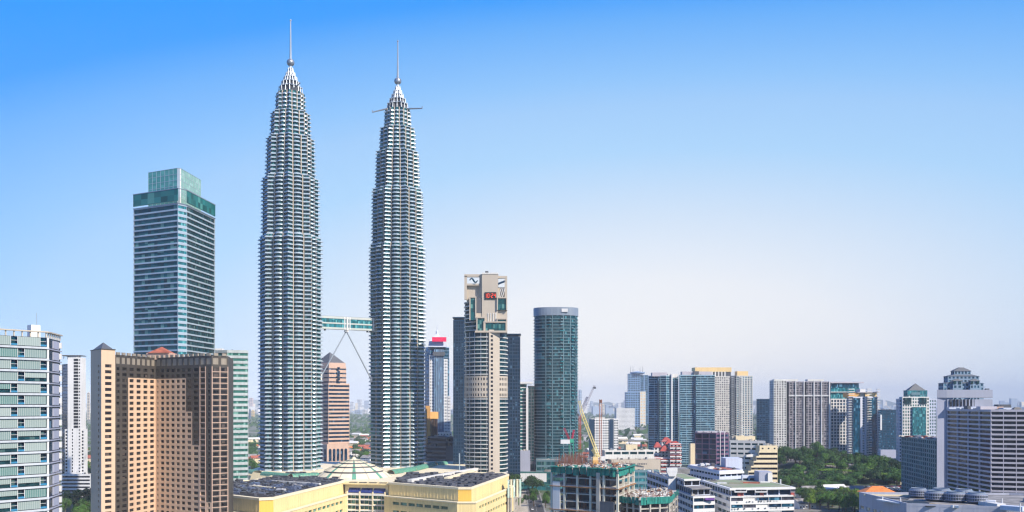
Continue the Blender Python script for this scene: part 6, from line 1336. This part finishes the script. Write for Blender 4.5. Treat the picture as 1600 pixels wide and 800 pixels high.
for i in range(9000):
    Y = trn.uniform(1500, 9000); px = trn.uniform(-50, 1650); x = X(px, Y); s = trn.uniform(5, 11)*(1+Y/9000); z = trn.uniform(2, 12); a = trn.uniform(0, 3.14); n = Vector((trn.uniform(-1, 1), trn.uniform(-1, 0), trn.uniform(.3, 1))).normalized(); u = n.orthogonal().normalized(); w = n.cross(u); c = Vector((x, Y, z)); mb.face([c-u*s, c-w*s*.6, c+u*s, c+w*s*.6])
tag(mb.build('tree_belt', LM[0]), 'far green tree cover spread between the distant buildings', 'trees', kind='stuff')

# ------------------------------------------------------------------ vehicles
def car_mesh(name, paint, van=False):
    mb = MB(); L, W_, hb, ht = (4.4, 1.8, .85, 1.45) if not van else (5.2, 2.0, 1.2, 2.2)
    side = [(-L/2, .35), (L/2, .35), (L/2, .7), (L/2-.15, hb), (L*.22, hb+.08), (L*.06, ht), (-L*.30, ht), (-L*.46, hb+.1), (-L/2, hb)]
    for s in (-1, 1): p = [(x, s*W_/2*(1 if z < hb+.2 else .82), z) for x, z in side]; mb.face(p if s < 0 else p[::-1], 0)
    for i in range(len(side)):
        a, b_ = side[i], side[(i+1) % len(side)]; k = lambda q: W_/2*(1 if q[1] < hb+.2 else .82); m = 1 if i in (4, 6) else 0
        mb.face([(a[0], -k(a), a[1]), (a[0], k(a), a[1]), (b_[0], k(b_), b_[1]), (b_[0], -k(b_), b_[1])], m)
    for s in (-1, 1):
        p = [(-L*.40, s*W_*.455, hb+.12), (L*.17, s*W_*.455, hb+.12), (L*.05, s*W_*.424, ht-.12), (-L*.29, s*W_*.424, ht-.12)]; mb.face([(x, y*1.02, z) for x, y, z in (p if s < 0 else p[::-1])], 1)
        for x in (-L*.31, L*.31): mb.tube((x, s*W_/2-.12*s, .33), (x, s*(W_/2+.03), .33), .33, n=10, m=2)
    o = mb.build(name, [paint, M['g_black'], M['black']]); me = o.data; bpy.data.objects.remove(o); return me
CP = [('white', mat('paint_white', (.75, .75, .75), .3, streak=0, var=.03)), ('silver', mat('paint_silver', (.45, .46, .48), .3, .5, streak=0, var=.03)), ('dark', mat('paint_dark', (.03, .035, .045), .25, streak=0, var=.03)), ('red', mat('paint_red', (.45, .04, .04), .3, streak=0, var=.03))]
CM = [(n, car_mesh('parked_car', m)) for n, m in CP]
rn = random.Random(8)
def car(k, x, y, z, rot, lab, grp):
    o = bpy.data.objects.new('parked_car' if 'parked' in lab else 'car', CM[k][1]); COL.objects.link(o); o.location = (x, y, z); o.rotation_euler = (0, 0, rot); return tag(o, lab, 'car', grp)
for j, Y in enumerate((924, 934, 951, 961)):
    n = 26
    for i in range(n):
        px = 1341+i*3.45+rn.uniform(-.4, .4)
        if px > 1427 or rn.random() < .08: continue
        k = rn.choice([0, 0, 0, 1, 1, 2, 2, 3]); row = ['nearest row', 'second row', 'third row', 'farthest row'][j]
        car(k, X(px, Y), Y, 1.24, R(90)+(math.pi if j % 2 else 0)+rn.uniform(-.03, .03), '%s car parked in the %s of the car park behind the orange hipped roof' % (CM[k][0], row), 'cars in the car park')
for x, y, k, lab in ((17.5, 765, 0, 'white car on the road, nearest to the viewer'), (24.5, 790, 1, 'silver car on the road beside the building site'), (17.6, 820, 2, 'dark car in the left lane beside the verge trees'), (24.4, 850, 0, 'white car farther up the road before the hoarding'), (17.4, 875, 3, 'red car at the far end of the left lane')):
    car(k, x, y, .03, R(90 if x > 20 else -90), lab, 'cars on the road')
for x, y in ((12.8, 760), (12.8, 800), (12.8, 840)):
    t_ = thing('street_lamp', 'slim street lamp beside the short road, %s' % {760: 'nearest one', 800: 'middle one', 840: 'farthest one'}[y], 'street lamp', (x, y, 0), 'street lamps beside the road')
    for nm, mb in (('pole', MB().tube((0, 0, 0), (0, 0, 9), .12, .08)), ('arm', MB().tube((0, 0, 9), (1.8, 0, 9.4), .07)), ('lamp_head', MB().box((2.1, 0, 9.4), (.9, .3, .16)))):
        o = mb.build(nm, M['steel_dark'], t_); o.location = (0, 0, 0)
